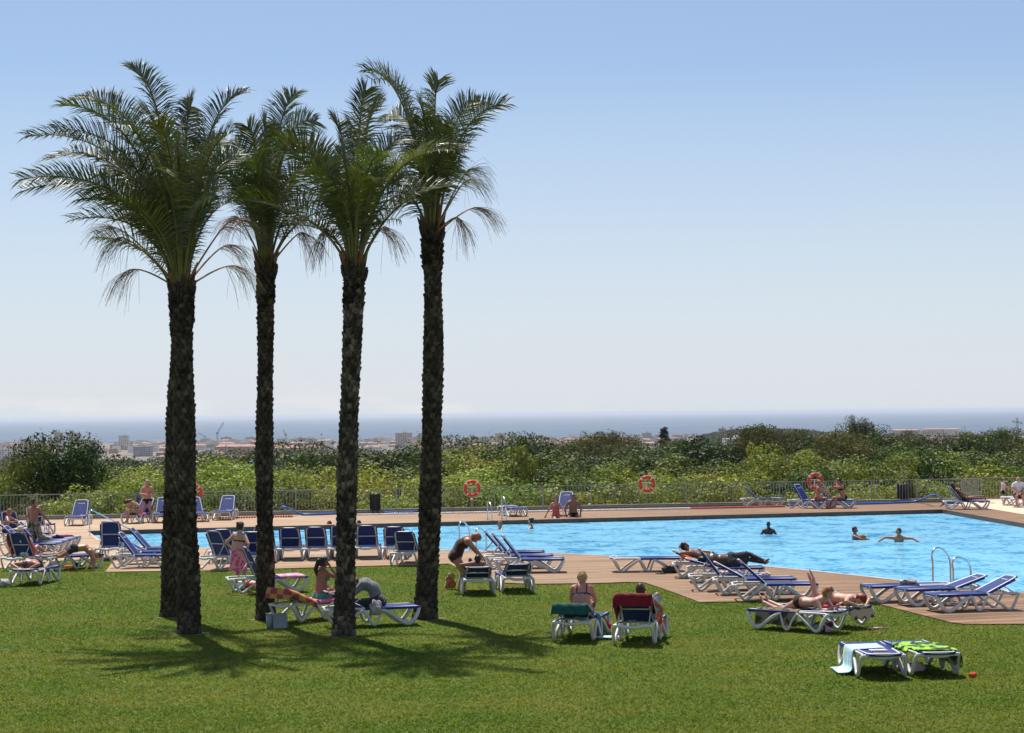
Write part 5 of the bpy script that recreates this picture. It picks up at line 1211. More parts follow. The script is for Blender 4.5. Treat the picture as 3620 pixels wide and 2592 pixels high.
# hoses
def gz(px, py, z=.04): return G(px, py, z)
tube_obj('vacuum_hose', [G(995, 1792, .45), G(1016, 1795, .42), G(1040, 1807, .22), G(1062, 1819, .05), G(1100, 1820, .04), G(1180, 1817, .04), G(1240, 1812, .04)], .05, M['bluehose'], 'blue pool hose curving up from the far deck left of the litter bin', 'hose')
tube_obj('vacuum_hose', [gz(1340, 1809), gz(1390, 1815), gz(1430, 1813), gz(1480, 1808), gz(1530, 1804)], .05, M['bluehose'], 'blue pool hose lying on the far deck behind the tallest palm', 'hose')
tube_obj('vacuum_hose', [gz(2780, 1787), gz(2960, 1783), gz(3120, 1780), gz(3240, 1775), G(3268, 1762, .25), G(3290, 1751, .5), G(3312, 1750, .52), G(3328, 1760, .3), gz(3334, 1778)], .05, M['bluehose'], 'blue pool hose with raised loop beside the right litter bin', 'hose')
# coiled lane lines stretched along the kerb
M['lane_red'] = mat('lane_red', (.55, .04, .03), .5); M['lane_white'] = mat('lane_white', (.75, .75, .75), .5)
def lane(px0, py0, px1, py1, m, label):
    a, b_ = G(px0, py0, .045), G(px1, py1, .045); d = b_-a; n = int(d.length/.11); mb = MB()
    for i in range(n):
        c = d*((i+.5)/n); t = d.normalized()*.04; mb.tube([c-t, c+t], .04, 6)
    mb.tube([Vector((0, 0, 0)), d], .008, 4)
    o = mb.build('lane_float_line', m); o.location = a; tag(o, label, 'lane line')
lane(690, 1833, 1035, 1825, M['lane_red'], 'red swimming lane float line lying along the kerb at the left')
lane(1240, 1820, 2440, 1797, M['lane_white'], 'white swimming lane float line lying along the kerb in the middle')
lane(2442, 1797, 2775, 1790, M['lane_red'], 'red swimming lane float line under the side-on lounger at the fence')
# padded blue post beside the bent woman
p = G(487, 1838); root = empty('padded_post', p); tag(root, 'dark blue padded post at the fence behind the bent-over woman', 'post')
mb = MB(); mb.tube([(0, 0, .05), (0, 0, 1.1)], .06, 12); mb.build('pad', M['navy'], root); mb = MB(); mb.tube([(0, 0, 0), (0, 0, .05)], .09, 12); mb.build('base_plate', M['galv'], root)
# small white tap box at the far ladder
p = G(1669, 1812); root = empty('shower_tap_stand', p); tag(root, 'small grey tap stand on the far deck under the lifebuoy right of the tallest palm', 'tap stand')
mb = MB(); mb.tube([(0, 0, 0), (0, 0, .5)], .03, 8); mb.build('pipe', M['galv'], root); mb = MB(); mb.ell((0, 0, .55), (.09, .07, .07)); mb.build('tap_head', M['galv'], root)
# ------------------------------------------------------------------ people
def skin(nm, c, rough=.45): return mat(nm, tuple(x*.92 for x in c), rough, .1, 5, .4, col2=tuple(min(1, x*1.08) for x in c), sheen=.05)
SK = {'fair': skin('skin_fair', (.56, .30, .21)), 'tan': skin('skin_tan', (.42, .20, .125)), 'deep': skin('skin_deep_tan', (.26, .115, .07)), 'dark': skin('skin_dark', (.055, .028, .020), .38), 'red': skin('skin_ruddy', (.50, .22, .155))}
HM = {'black': mat('hair_black', (.012, .009, .008), .45, .3, 20), 'brown': mat('hair_brown', (.05, .025, .012), .5, .3, 20), 'red': mat('hair_red', (.20, .025, .015), .5, .3, 20), 'blond': mat('hair_blond', (.45, .28, .12), .5, .3, 20), 'auburn': mat('hair_auburn', (.30, .12, .04), .5, .3, 20), 'grey': mat('hair_grey', (.45, .44, .42), .6, .2, 20), 'straw': mat('straw', (.55, .47, .33), .8, .1, 20)}
def cl(nm, c, c2=None, s=9): return clothmat('wear_'+nm, c, None, c2, s)
CM = {'black': cl('black', (.012, .012, .014), (.02, .02, .022)), 'brown': cl('brown', (.045, .022, .017), (.06, .03, .022)), 'coral': cl('coral', (.55, .12, .09)), 'green': cl('teal', (.05, .32, .22)), 'greyshirt': cl('grey', (.17, .17, .18), (.20, .20, .21)),
      'white': cl('white', (.65, .68, .72)), 'pinkshirt': cl('pink_shirt', (.75, .55, .62)), 'pareo': cl('pareo', (.55, .08, .16), (.75, .28, .35), 14), 'hawaii': cl('shorts_pattern', (.035, .06, .02), (.30, .26, .20), 9), 'bluep': cl('blue_shorts', (.15, .3, .45), (.3, .45, .55)), 'bw': cl('bw_print', (.02, .02, .02), (.5, .48, .46), 22), 'redb': cl('red_bikini', (.65, .05, .04)), 'bluebra': cl('blue_bra', (.05, .20, .30), (.02, .02, .03), 20), 'greensh': cl('green_shorts', (.03, .12, .03)), 'dgrey': cl('dark_grey', (.05, .05, .055))}
M['eye'] = mat('eye_dark', (.02, .015, .012), .2); M['lip'] = mat('lip', (.35, .10, .09), .5)
V3 = Vector
def ik(a, t, l1, l2, pole):
    a, t, pole = V3(a), V3(t), V3(pole); d = t-a; D = min(max(d.length, abs(l1-l2)+.02), (l1+l2)*.998); u = d.normalized()
    t = a+u*D; x = (l1*l1-l2*l2+D*D)/(2*D); h = math.sqrt(max(l1*l1-x*x, 0)); q = pole-u*pole.dot(u)
    if q.length < 1e-4: q = V3((0, 0, 1))-u*u.z
    return a+u*x+q.normalized()*h, t
def frame(u, f):
    u = V3(u).normalized(); f = V3(f); f = (f-u*f.dot(u)).normalized(); return u, f, f.cross(u)*-1  # up, fwd, left: left = up x fwd
def person(label, loc, rz, sk, hair=('short', 'brown'), wear=(), pelvis=(0, 0, .93), spine=(0, 0, 1), fwd=(1, 0, 0), spine2=None, fwd2=None,
           hL=None, hR=None, fL=None, fR=None, eL=(-.5, 1, 0), eR=(-.5, -1, 0), kL=(1, 0, 0), kR=(1, 0, 0), face=(1, 0, 0), headup=None, sc_=1.0, b=1.0, female=False, tL=None, tR=None, gaze_mark=None):
    S = sc_
    P = V3(pelvis); u1, f1, l1 = frame(spine, fwd); l1 = u1.cross(f1)
    u2, f2, _ = frame(spine2 or spine, fwd2 or fwd); l2 = u2.cross(f2)
    chest = P+u1*.27*S; nb = chest+u2*.25*S
    hu = V3(headup).normalized() if headup else (u2*.8+V3((0, 0, .2))).normalized()
    neck = nb+(u2*.4+hu*.6).normalized()*.075*S; hc = neck+hu*.105*S
    hf = V3(face); hf = (hf-hu*hf.dot(hu)).normalized(); hl = hu.cross(hf)
    sw = (.155 if female else .175)*S*(.5+.5*b); hw = .09*S
    segs = []  # (a, b, ra, rb, id, lat, flat)
    W = 1.02*b
    segs.append((P-u1*.02*S, chest, (.155 if female else .140)*S*W, (.135 if female else .145)*S*W, 'torsoA', l1, .70))
    segs.append((chest, nb-u2*.07*S, .138*S*W, (.15 if female else .172)*S*W, 'torsoB', l2, .62))
    segs.append((nb-u2*.05*S, nb+u2*.0*S, .12*S*W, .07*S, 'torsoC', l2, .7))
    segs.append((nb-u2*.02*S, hc-hu*.03*S, .058*S*(.6+.4*b), .052*S, 'neck', None, 1))
    mb = MB()
    for a, c, ra, rb, _, lt, fl_ in segs: mb.capsule(a, c, ra, rb, 16, lt, fl_)
    # waist is slimmer: hips and bust volumes
    mb.capsule(P-l1*hw*.9+f1*-.02*S, P+l1*hw*.9+f1*-.02*S, .105*S*W, .105*S*W, 12)
    for s in (-1, 1): mb.ell(P+l1*s*.075*S-f1*.055*S-u1*.05*S, (.085*S*W,)*3, 10, 8)
    if female:
        for s in (-1, 1): mb.ell(chest+u2*.10*S+l2*s*.075*S+f2*.085*S, (.062*S,)*3, 10, 8)
    elif b > 1.15: mb.ell(P+u1*.17*S+f1*.05*S, (.15*S*W,)*3, 12, 8)
    HMx = Matrix((hf, hl, hu)).transposed()
    mb.ell(hc+hu*.01*S, (.098*S, .076*S, .112*S), 16, 12, HMx)
    mb.ell(hc-hu*.055*S+hf*.03*S, (.06*S, .055*S, .062*S), 12, 8, HMx)             # jaw
    mb.capsule(hc+hf*.088*S+hu*.01*S, hc+hf*.113*S-hu*.028*S, .010*S, .014*S, 8)     # nose
    mb.ell(hc+hf*.094*S-hu*.058*S, (.012*S, .024*S, .010*S), 8, 6, HMx)
    for s in (-1, 1): mb.ell(hc+hl*s*.078*S-hf*.008*S, (.020*S, .010*S, .032*S), 8, 6, HMx)
    bones = [('torso', P-u1*.10*S, chest, .14*S, 0.0, .52), ('torso', chest, nb, .15*S, .52, 1.0), ('neck', nb, neck+hu*.02*S, .055*S, 0, 1), ('head', neck+hu*.04*S, hc+hu*.05*S, .09*S, 0, 1)]
    for s, h_, e_, f_, k_, tt in ((1, hL, eL, fL, kL, tL), (-1, hR, eR, fR, kR, tR)):
        sd = 'L' if s == 1 else 'R'
        sh = nb-u2*.045*S+l2*s*sw
        if h_ is None: h_ = sh-V3((0, 0, 1))*.53*S+l2*s*.08*S
        el, wr = ik(sh, h_, .285*S, .25*S, e_)
        A = (.054 if not female else .048)*S*(.5+.5*b)
        mb.capsule(sh, el, A*1.15, A*.80, 12); mb.capsule(el, wr, A*.80, A*.52, 12)
        mb.ell(sh-l2*s*.02*S, (A*1.35,)*3, 10, 8)
        hd = (wr-el).normalized(); pn = hd.cross(l2 if abs(hd.dot(l2)) < .9 else f2).normalized(); pw = pn.cross(hd).normalized()
        pm_ = wr+hd*.05*S
        mb.capsule(wr, wr+hd*.085*S, .026*S, .038*S, 10, pw, .45)
        for fi, (o_, ln) in enumerate(((-1.5, .060), (-.5, .072), (.5, .076), (1.5, .068))):
            q = wr+hd*.082*S+pw*o_*.020*S; m_ = q+hd*ln*.5*S-pn*.008*S; e2 = m_+hd*ln*.45*S-pn*.020*S
            mb.capsule(q, m_, .0105*S, .010*S, 6); mb.capsule(m_, e2, .010*S, .008*S, 6)
        mb.capsule(wr+hd*.025*S+pw*.028*S, wr+hd*.055*S+pw*.062*S-pn*.01*S, .013*S, .0105*S, 6); mb.capsule(wr+hd*.055*S+pw*.062*S-pn*.01*S, wr+hd*.085*S+pw*.068*S-pn*.02*S, .0105*S, .009*S, 6)
        bones += [('uarm'+sd, sh, el, A, 0, 1), ('farm'+sd, el, wr, A*.65, 0, 1), ('hand'+sd, wr, wr+hd*.17*S, .03*S, 0, 1)]
        hp = P-u1*.05*S+l1*s*hw
        if f_ is None: f_ = hp-V3((0, 0, 1))*.84*S
        kn, an_ = ik(hp, f_, .43*S, .42*S, k_)
        T_h = (.096 if female else .088)*S*(.5+.5*b)
        mb.capsule(hp, kn, T_h, T_h*.62, 14); mb.capsule(kn, an_, T_h*.60, .038*S, 12)
        cd = (an_-kn).normalized(); back = -(f1 - cd*f1.dot(cd)); back = back.normalized() if back.length > .2 else -V3((0, 0, 1))
        kk = V3(k_); kb = -(kk-cd*kk.dot(cd)); back = kb.normalized() if kb.length > .2 else back
        mb.ell(kn.lerp(an_, .30)+back*.018*S, (.046*S,)*3, 10, 8); 
        td = V3(tt) if tt else ((-back)+V3((0, 0, -.15)))
        td = (td-cd*td.dot(cd)*.3).normalized()
        mb.capsule(an_+cd*.035*S-td*.035*S, an_+cd*.045*S+td*.11*S, .034*S, .034*S, 10, td.cross(cd), .75); mb.capsule(an_+cd*.05*S+td*.09*S, an_+cd*.055*S+td*.165*S, .036*S, .024*S, 10, td.cross(cd), .55)
        bones += [('thigh'+sd, hp, kn, T_h, 0, 1), ('shin'+sd, kn, an_, T_h*.5, 0, 1), ('foot'+sd, an_, an_+td*.18*S, .035*S, 0, 1)]
    o = mb.build('person_raw', sk); md = o.modifiers.new('r', 'REMESH'); md.mode = 'VOXEL'; md.voxel_size = .0125*S; md.use_smooth_shade = True
    sm = o.modifiers.new('s', 'SMOOTH'); sm.factor = .5; sm.iterations = 2
    dg = bpy.context.evaluated_depsgraph_get(); ev = o.evaluated_get(dg); me = bpy.data.meshes.new_from_object(ev)
    old = o.data; bpy.data.objects.remove(o); bpy.data.meshes.remove(old)
    me.materials.clear(); me.materials.append(sk); me.name = 'person'
    me.polygons.foreach_set('use_smooth', [True]*len(me.polygons))
    root = bpy.data.objects.new('person', me); COL.objects.link(root); root.location = loc; root.rotation_euler = (0, 0, rz)
    tag(root, label, 'person')
    # classify vertices
    nv = len(me.vertices); co = np.empty(nv*3, np.float32); me.vertices.foreach_get('co', co); co = co.reshape(-1, 3)
    no = np.empty(nv*3, np.float32); me.vertices.foreach_get('normal', no); no = no.reshape(-1, 3)
    best = np.full(nv, 1e9); bi = np.zeros(nv, int); bt = np.zeros(nv)
    for i, (nm, a, c, r_, t0, t1) in enumerate(bones):
        A_, B_ = np.array(a), np.array(c); d = B_-A_; t = np.clip(((co-A_)@d)/max(d@d, 1e-9), 0, 1)
        ds = np.linalg.norm(co-(A_+t[:, None]*d), axis=1)-r_; k = ds < best; best[k] = ds[k]; bi[k] = i; bt[k] = t0+(t1-t0)*t[k]
    names = np.array([q[0] for q in bones])[bi]
    hcn = np.array(hc); rel = co-hcn; cu, cf, cl_ = rel@np.array(hu), rel@np.array(hf), rel@np.array(hl)
    lat_ = (co-np.array(chest))@np.array(l2); fw = (co-np.array(chest))@np.array(f2)
    ish = (names == 'head') | (names == 'neck')
    tor = names == 'torso'
    thigh = np.char.startswith(names, 'thigh'); uarm = np.char.startswith(names, 'uarm'); shin_ = np.char.startswith(names, 'shin')
    polys = np.empty(len(me.loops), np.int32); me.loops.foreach_get('vertex_index', polys); polys = polys.reshape(-1, 4) if len(polys) == 4*len(me.polygons) else None
    def shell(mask, off, name, m, noise=0.0, push=None):
        if polys is None: return
        fm = mask[polys].sum(1) >= 3; fs = polys[fm]
        if len(fs) < 4: return
        ids, inv = np.unique(fs, return_inverse=True); inv = inv.reshape(-1, 4)
        v = co[ids]+no[ids]*off
        if noise: v = v+no[ids]*(np.sin(co[ids][:, 0:1]*90)*np.cos(co[ids][:, 2:3]*80+co[ids][:, 1:2]*60)*noise)
        if push is not None: v = v+np.array(push)[None]
        oo = npmesh(name, v, inv, m, root, smooth=True); return oo
    hm = HM[hair[1]]
    if hair[0] not in ('bald', 'none'):
        msk = ish & (cu > -.075*S) & ((cf < .012*S+np.maximum(0, cu-.045*S)*1.1)) & ~((np.abs(cl_) > .070*S) & (cu < -.0*S) & (cf > -.02*S))
        if hair[0] in ('bun', 'pony', 'long', 'bob'): msk = ish & (cu > -.10*S) & (cf < .030*S+np.maximum(0, cu-.03*S)*1.4)
        ho = shell(msk, {'short': .012, 'crop': .005, 'bob': .026, 'curly': .032}.get(hair[0], .018)*S, 'hair', hm, .006)
        if ho is not None:
            ex = MB()
            if hair[0] == 'bun': ex.ell(hc+hu*.08*S-hf*.085*S, (.045*S,)*3, 10, 8)
            if hair[0] == 'pony':
                ex.capsule(hc+hu*.03*S-hf*.10*S, hc-hu*.16*S-hf*.15*S, .05*S, .045*S, 10); ex.capsule(hc-hu*.16*S-hf*.15*S, hc-hu*.30*S-hf*.12*S, .045*S, .014*S, 10)
            if hair[0] == 'bob': ex.ell(hc-hf*.03*S-hu*.02*S, (.095*S, .095*S, .10*S), 14, 10, HMx)
            if hair[0] == 'long': ex.capsule(hc-hf*.05*S, hc-hu*.22*S-hf*.07*S, .085*S, .06*S, 12, hl, .6)
            if ex.v:
                bm2 = ex.build('hair', hm, root)
                if hair[0] in ('bun', 'pony'): bm2.name = 'tied_hair'
    if hair[0] == 'hat':
        ex = MB(); ex.ell(hc+hu*.07*S, (.105*S, .10*S, .08*S), 14, 8, HMx); ex.tube([hc+hu*.06*S, hc+hu*.068*S], .19*S, 18, up=hf); ex.build('sun_hat', hm, root)
    for w_ in wear:
        k, cm = w_[0], CM[w_[1]]
        if k == 'briefs': shell((tor & (bt < .20)) | (thigh & (bt < .10)), .006*S, 'swim_briefs', cm)
        if k == 'trunks': shell((tor & (bt < .24)) | (thigh & (bt < .45)), .014*S, 'swim_trunks', cm, .004)
        if k == 'shorts': shell((tor & (bt < .27)) | (thigh & (bt < .92)), .026*S, 'board_shorts', cm, .007)
        if k == 'shorts2': shell((tor & (bt < .27)) | (thigh & (bt < .95)) | (shin_ & (bt < .12)), .030*S, 'board_shorts', cm, .008)
        if k == 'bra': shell(tor & (bt > .60) & (bt < (.78 if female else .7)) & ((fw > .02) | (bt < .68)), .006*S, 'bikini_top', cm); 
        if k == 'straps': shell(tor & (bt > .66) & (np.abs(np.abs(lat_)-.095*S) < .012*S), .006*S, 'shoulder_strap', cm)
        if k == 'onepiece': shell((tor & (bt < .80) & ~((fw < 0) & (bt > .74) & (np.abs(lat_) < .05*S))) | (thigh & (bt < .08)) | (tor & (bt >= .78) & (np.abs(np.abs(lat_)-.095*S) < .016*S)), .006*S, 'swimsuit', cm)
        if k == 'shirt': shell((tor & (bt > .06)) | (uarm & (bt < .62)), .016*S, 'shirt', cm, .006)
        if k == 'sunglasses':
            ex = MB(); [ex.ell(hc+hf*.092*S+hl*s*.034*S+hu*.012*S, (.008*S, .028*S, .020*S), 8, 6, HMx) for s in (-1, 1)]; ex.tube([hc+hf*.09*S-hl*.07*S+hu*.018*S, hc+hf*.104*S+hu*.018*S, hc+hf*.09*S+hl*.07*S+hu*.018*S], .004*S, 5); ex.build('sunglasses', M['black'], root)
        if k == 'pareo':
            mbp = MB(); n = 36; vs = []; L0 = P+V3((0, 0, .13))*S
            for i in range(9):
                for j in range(n):
                    a = j/n*6.283; q = i/8; r_ = (.165+.075*q)*S*(1+.06*math.sin(a*7+q*3)*q); vs.append((L0.x+r_*math.cos(a)*.86, L0.y+r_*math.sin(a)*1.02, L0.z-q*.56*S+.03*math.sin(a*3)*q))
            mbp.add(vs, [(i*n+j, i*n+(j+1) % n, (i+1)*n+(j+1) % n, (i+1)*n+j) for i in range(8) for j in range(n)]); mbp.build('wrap_skirt', cm, root)
    ex = MB()
    for s in (-1, 1): ex.ell(hc+hf*.088*S+hl*s*.032*S+hu*.012*S, (.006*S, .012*S, .007*S), 8, 6, HMx)
    ex.build('eyes', M['eye'], root)
    ex = MB(); ex.ell(hc+hf*.104*S-hu*.056*S, (.006*S, .022*S, .006*S), 8, 6, HMx); ex.build('mouth', M['lip'], root)
    return root

def at(px, py, z=0): return G(px, py, z)
def lying(key, label, sk, prone=True, **kw):
    """on a flat lounger, head towards the lounger's head end, lounger coordinates"""
    loc, h, th = LG[key]
    return person(label, (loc.x, loc.y, 0), h, sk, **kw)

# -- left group
Lk = LG['L1']; p = onl('L1', .75, 0, 0)
person('boy sitting sideways with raised knees on the far left lounger', (p.x, p.y, 0), R(0), SK['tan'], ('bob', 'auburn'), [('trunks', 'black')], pelvis=(-.35, .05, .50), spine=(.12, 0, 1), spine2=(.28, 0, 1), fwd=(1, 0, 0), fL=(.42, .14, .45), fR=(.62, -.1, .45), kL=(.3, 0, 1), kR=(.2, 0, 1), hL=(.05, .18, .78), hR=(.0, -.22, .72), face=(1, 0, -.35), sc_=.88)
p = at(121, 1957)
person('shirtless man in patterned knee-length shorts standing with his back to us', (p.x, p.y, 0), R(62), SK['deep'], ('crop', 'brown'), [('shorts2', 'hawaii')], pelvis=(0, 0, .94), spine=(0.02, .03, 1), fL=(-.03, .11, .09), fR=(.05, -.13, .09), hR=(.36, -.30, 1.02), eR=(-.6, -1, -.2), hL=(.22, .25, .95), eL=(-.4, 1, 0), face=(.8, -.5, -.1), sc_=1.03)
loc, h, th = LG['B6']; c_, s_ = math.cos(th), math.sin(th)
person('person in a pale straw hat behind a raised lounger back at left', (loc.x, loc.y, 0), h, SK['fair'], ('hat', 'straw'), [('shirt', 'white'), ('trunks', 'dgrey')], pelvis=(PIV+.08, 0, SZ+.12), spine=(-c_, 0, s_), fwd=(s_, 0, c_), face=(1, 0, .1), headup=(-.1, 0, 1), fL=(1.62, .12, .44), fR=(1.62, -.12, .44), kL=(0, 0, 1), kR=(0, 0, 1), hL=(PIV+.15, .36, .42), hR=(PIV+.15, -.36, .42), b=1.1)
person('man lying across the flat lounger at the lawn edge, arm hanging down', (LG['B7'][0].x, LG['B7'][0].y, 0), LG['B7'][1]-R(28), SK['tan'], ('crop', 'brown'), [('trunks', 'khaki' if 'khaki' in CM else 'dgrey')], pelvis=(.95, -.05, .60), spine=(.9, -.05, .10), fwd=(0, 0, -1), spine2=(1, -.25, -.75), fwd2=(-.5, 0, -1), fL=(.12, .28, .46), fR=(.1, -.1, .46), kL=(0, 0, -1), kR=(0, 0, -1), hL=(1.30, -.10, .05), hR=(1.42, -.42, .04), eL=(1, .3, 0), eR=(1, -.3, 0), face=(.2, -.5, -1), headup=(1, -.3, -.5), tL=(-1, 0, -.3), tR=(-1, 0, -.3))
lying('B8', 'man lying face down at the far left, crown of his head and elbows toward us', SK['red'], hair=('crop', 'brown'), wear=[('trunks', 'dgrey')], pelvis=(.90, 0, .50), spine=(-1, 0, .08), fwd=(0, 0, -1), spine2=(-1, 0, .05), face=(-.25, 0, -1), headup=(-1, 0, -.05), hL=(.10, -.16, .44), hR=(.10, .16, .44), eL=(-.5, -1, .2), eR=(-.5, 1, .2), fL=(1.72, -.12, .45), fR=(1.72, .12, .45), kL=(0, 0, -1), kR=(0, 0, -1), tL=(1, 0, -.1), tR=(1, 0, -.1), b=1.15)
p = onl('A2', 1.45, .1, 0)
person('woman bent far forward beside the fence, sitting on a lounger with pink towel', (p.x, p.y, 0), R(205), SK['tan'], ('long', 'brown'), [('onepiece', 'bw')], pelvis=(-.05, .15, .50), spine=(.35, 0, 1), spine2=(.9, -.05, .55), fwd=(1, 0, -.3), face=(.8, 0, -1), headup=(1, 0, -.1), hR=(.55, -.05, .25), hL=(-.1, .45, .52), eL=(-.3, 1, .6), fR=(.42, .0, .10), fL=(.45, .25, .10), kL=(1, 0, .8), kR=(1, 0, .8), female=True)
p = at(521, 1846)
person('white-haired older man in black briefs standing at the fence facing us', (p.x, p.y, 0), R(-88), SK['red'], ('short', 'grey'), [('briefs', 'black')], pelvis=(0, 0, .93), spine=(-.03, 0, 1), fL=(0, .17, .09), fR=(.02, -.17, .09), hL=(.25, .05, 1.13), hR=(.27, -.06, 1.18), eL=(-.3, 1, -.5), eR=(-.3, -1, -.5), face=(1, .2, -.25), b=1.12, sc_=1.0)
p = at(842, 2088, LZ)
person('woman in a pink wrap skirt and black bikini top, back turned, hands on hips', (p.x, p.y, LZ), R(62), SK['fair'], ('bun', 'brown'), [('pareo', 'pareo'), ('bra', 'black')], pelvis=(0, 0, .92), spine=(.10, 0, 1), spine2=(.16, -.05, 1), fL=(0, .10, .09), fR=(.04, -.12, .09), hL=(.06, .20, 1.02), eL=(-.6, 1, .1), hR=(.10, -.20, 1.02), eR=(-.7, -1, .1), face=(.9, -.5, -.2), female=True, b=1.05, sc_=.98)
p = onl('F1', 1.12, -.05, 0)
person('woman in green bikini with dark ponytail sitting on a lounger, hand at her mouth', (p.x, p.y, 0), R(40), SK['deep'], ('pony', 'black'), [('bra', 'green'), ('briefs', 'green'), ('sunglasses', 'black')], pelvis=(0, 0, .50), spine=(.06, 0, 1), spine2=(.1, -.05, 1), fwd=(1, 0, 0), fL=(.50, .20, .18), fR=(.50, -.14, .12), kL=(1, .2, .9), kR=(1, 0, .9), hR=(.20, -.13, 1.06), eR=(.6, -.6, -1), hL=(.35, .15, .62), eL=(-.5, .8, 0), face=(.9, -.5, 0), female=True, b=1.15)
p = onl('F2', .95, 0, 0)
person('man in a grey T-shirt sitting hunched forward behind the patched palm trunk', (p.x, p.y, 0), R(170), SK['tan'], ('short', 'brown'), [('shirt', 'greyshirt'), ('shorts', 'dgrey')], pelvis=(-.15, 0, .50), spine=(.30, 0, 1), spine2=(1, 0, .55), fwd=(1, 0, -.2), face=(1, 0, -1), headup=(1, 0, -.1), fL=(.48, .16, .09), fR=(.46, -.16, .09), kL=(1, 0, .8), kR=(1, 0, .8), hL=(.72, .14, .30), hR=(.74, -.10, .32), b=1.1, sc_=.98)
p = at(1628, 2096, LZ)
person('woman in a dark brown swimsuit bending over a lounger right of the tallest palm', (p.x, p.y, LZ), R(8), SK['tan'], ('bob', 'auburn'), [('onepiece', 'brown')], pelvis=(-.10, 0, .92), spine=(.42, 0, 1), spine2=(1.0, 0, .62), fwd=(1, 0, -.3), face=(.55, 0, -1), headup=(1, 0, .2), fL=(-.03, .13, .09), fR=(.06, -.13, .09), hL=(.62, .12, .72), hR=(.72, -.14, .66), eL=(-.2, .6, -.3), eR=(.3, -.6, -.3), female=True, b=1.38, sc_=1.0)
lying('G1', 'dark-haired sunbather with one knee drawn up beside the woman in brown', SK['deep'], hair=('short', 'black'), wear=[('trunks', 'dgrey')], pelvis=(.86, 0, .50), spine=(-.87, 0, .5), fwd=(.5, 0, .87), face=(1, 0, .6), headup=(-.7, 0, .7), fL=(1.35, .14, .45), fR=(1.75, -.12, .45), kL=(0, .1, 1), kR=(0, 0, 1), hL=(.75, .32, .62), hR=(1.0, -.05, .64), eL=(0, 1, 0), eR=(0, -1, .2), sc_=.9)

# -- swimmers
def swimmer(px, py, rz, label, sk, hair, head_z=.22, lean=(0, 0, 1), hL=None, hR=None, face=(1, 0, 0), **kw):
    p = at(px, py, Zw)
    person(label, (p.x, p.y, 0), rz, sk, hair, [('trunks', 'dgrey')] if not kw.get('female') else [('onepiece', 'black')], pelvis=(0, 0, Zw-.58+head_z-.22), spine=lean, fwd=(1, 0, 0), hL=hL or (.30, .30, Zw-.18), hR=hR or (.30, -.30, Zw-.18), fL=(-.05, .15, Zw-1.05), fR=(.05, -.15, Zw-1.05), face=face, **{k: v for k, v in kw.items()})
swimmer(1768, 1872, R(200), 'swimmer with brown wet hair, only the head above water near the far ladder', SK['tan'], ('short', 'auburn'), .30)
swimmer(1877, 1869, R(175), 'dark-haired swimmer facing left with neck out of the water at mid pool', SK['fair'], ('bun', 'black'), .40, female=True)
swimmer(1164, 1868, R(190), 'swimmer with head just above water left of the patched palm trunk', SK['tan'], ('short', 'brown'), .28)
swimmer(1268, 1866, R(190), 'swimmer peeking out right behind the patched palm trunk', SK['tan'], ('short', 'black'), .28)
swimmer(2717, 1889, R(-95), 'dark-skinned bald swimmer with shoulders at the waterline facing us', SK['dark'], ('none', 'black'), .46, hL=(.3, .40, Zw-.25), hR=(.3, -.40, Zw-.25))
swimmer(3022, 1908, R(-15), 'swimmer holding a ball in front of the chest', SK['deep'], ('crop', 'black'), .44, hL=(.40, .05, Zw+.04), hR=(.42, -.12, Zw+.03), eL=(0, 1, -.2), eR=(0, -1, -.2))
swimmer(3178, 1916, R(-105), 'swimmer with both arms stretched out to the sides', SK['tan'], ('crop', 'brown'), .46, hL=(.15, .66, Zw+.02), hR=(.10, -.66, Zw+.03), face=(.35, -1, .05), eL=(-.4, .5, 1), eR=(-.4, -.5, 1))
p = at(3050, 1908, Zw); mb = MB(); mb.ell((0, 0, 0), (.12, .12, .12), 20, 14)
for i in range(len(mb.f)): mb.m[i] = 1 if (i//5) % 3 == 0 else 0
o = mb.build('beach_ball', [clothmat('ball', (.35, .08, .05)), clothmat('ball2', (.30, .36, .06))]); o.location = (p.x, p.y, Zw+.07); tag(o, 'red and green ball floating beside the swimmer on the right', 'ball')
M['foam'] = mat('foam', (.85, .9, .92), .6)

# -- couple on the far rim
def rim(px, py): return at(px, py)
p = rim(1968, 1832)
person('woman in a coral swimsuit sitting on the far pool edge, feet in the water', (p.x, p.y+.22, 0), R(-80), SK['red'], ('short', 'brown'), [('onepiece', 'coral'), ('sunglasses', 'black')], pelvis=(-.10, 0, .10), spine=(-.12, 0, 1), fwd=(1, 0, 0), fL=(.44, .16, -.45), fR=(.46, -.16, -.45), kL=(1, 0, .3), kR=(1, 0, .3), hR=(-.25, -.44, .03), hL=(.16, .26, .18), eR=(-1, -.3, 0), face=(1, -.3, -.1), female=True)
p = rim(2027, 1829)
person('man in dark trunks sitting on the far pool edge next to the woman in coral', (p.x, p.y+.22, 0), R(-92), SK['dark'] if False else SK['deep'], ('short', 'black'), [('trunks', 'black')], pelvis=(-.10, 0, .11), spine=(.05, 0, 1), spine2=(.22, 0, 1), fwd=(1, 0, 0), fL=(.46, .30, -.42), fR=(.46, -.26, -.42), kL=(1, .3, .3), kR=(1, -.2, .3), hL=(.12, .30, .12), hR=(.14, -.30, .12), face=(1, -.35, -.3), b=1.1, sc_=1.05)
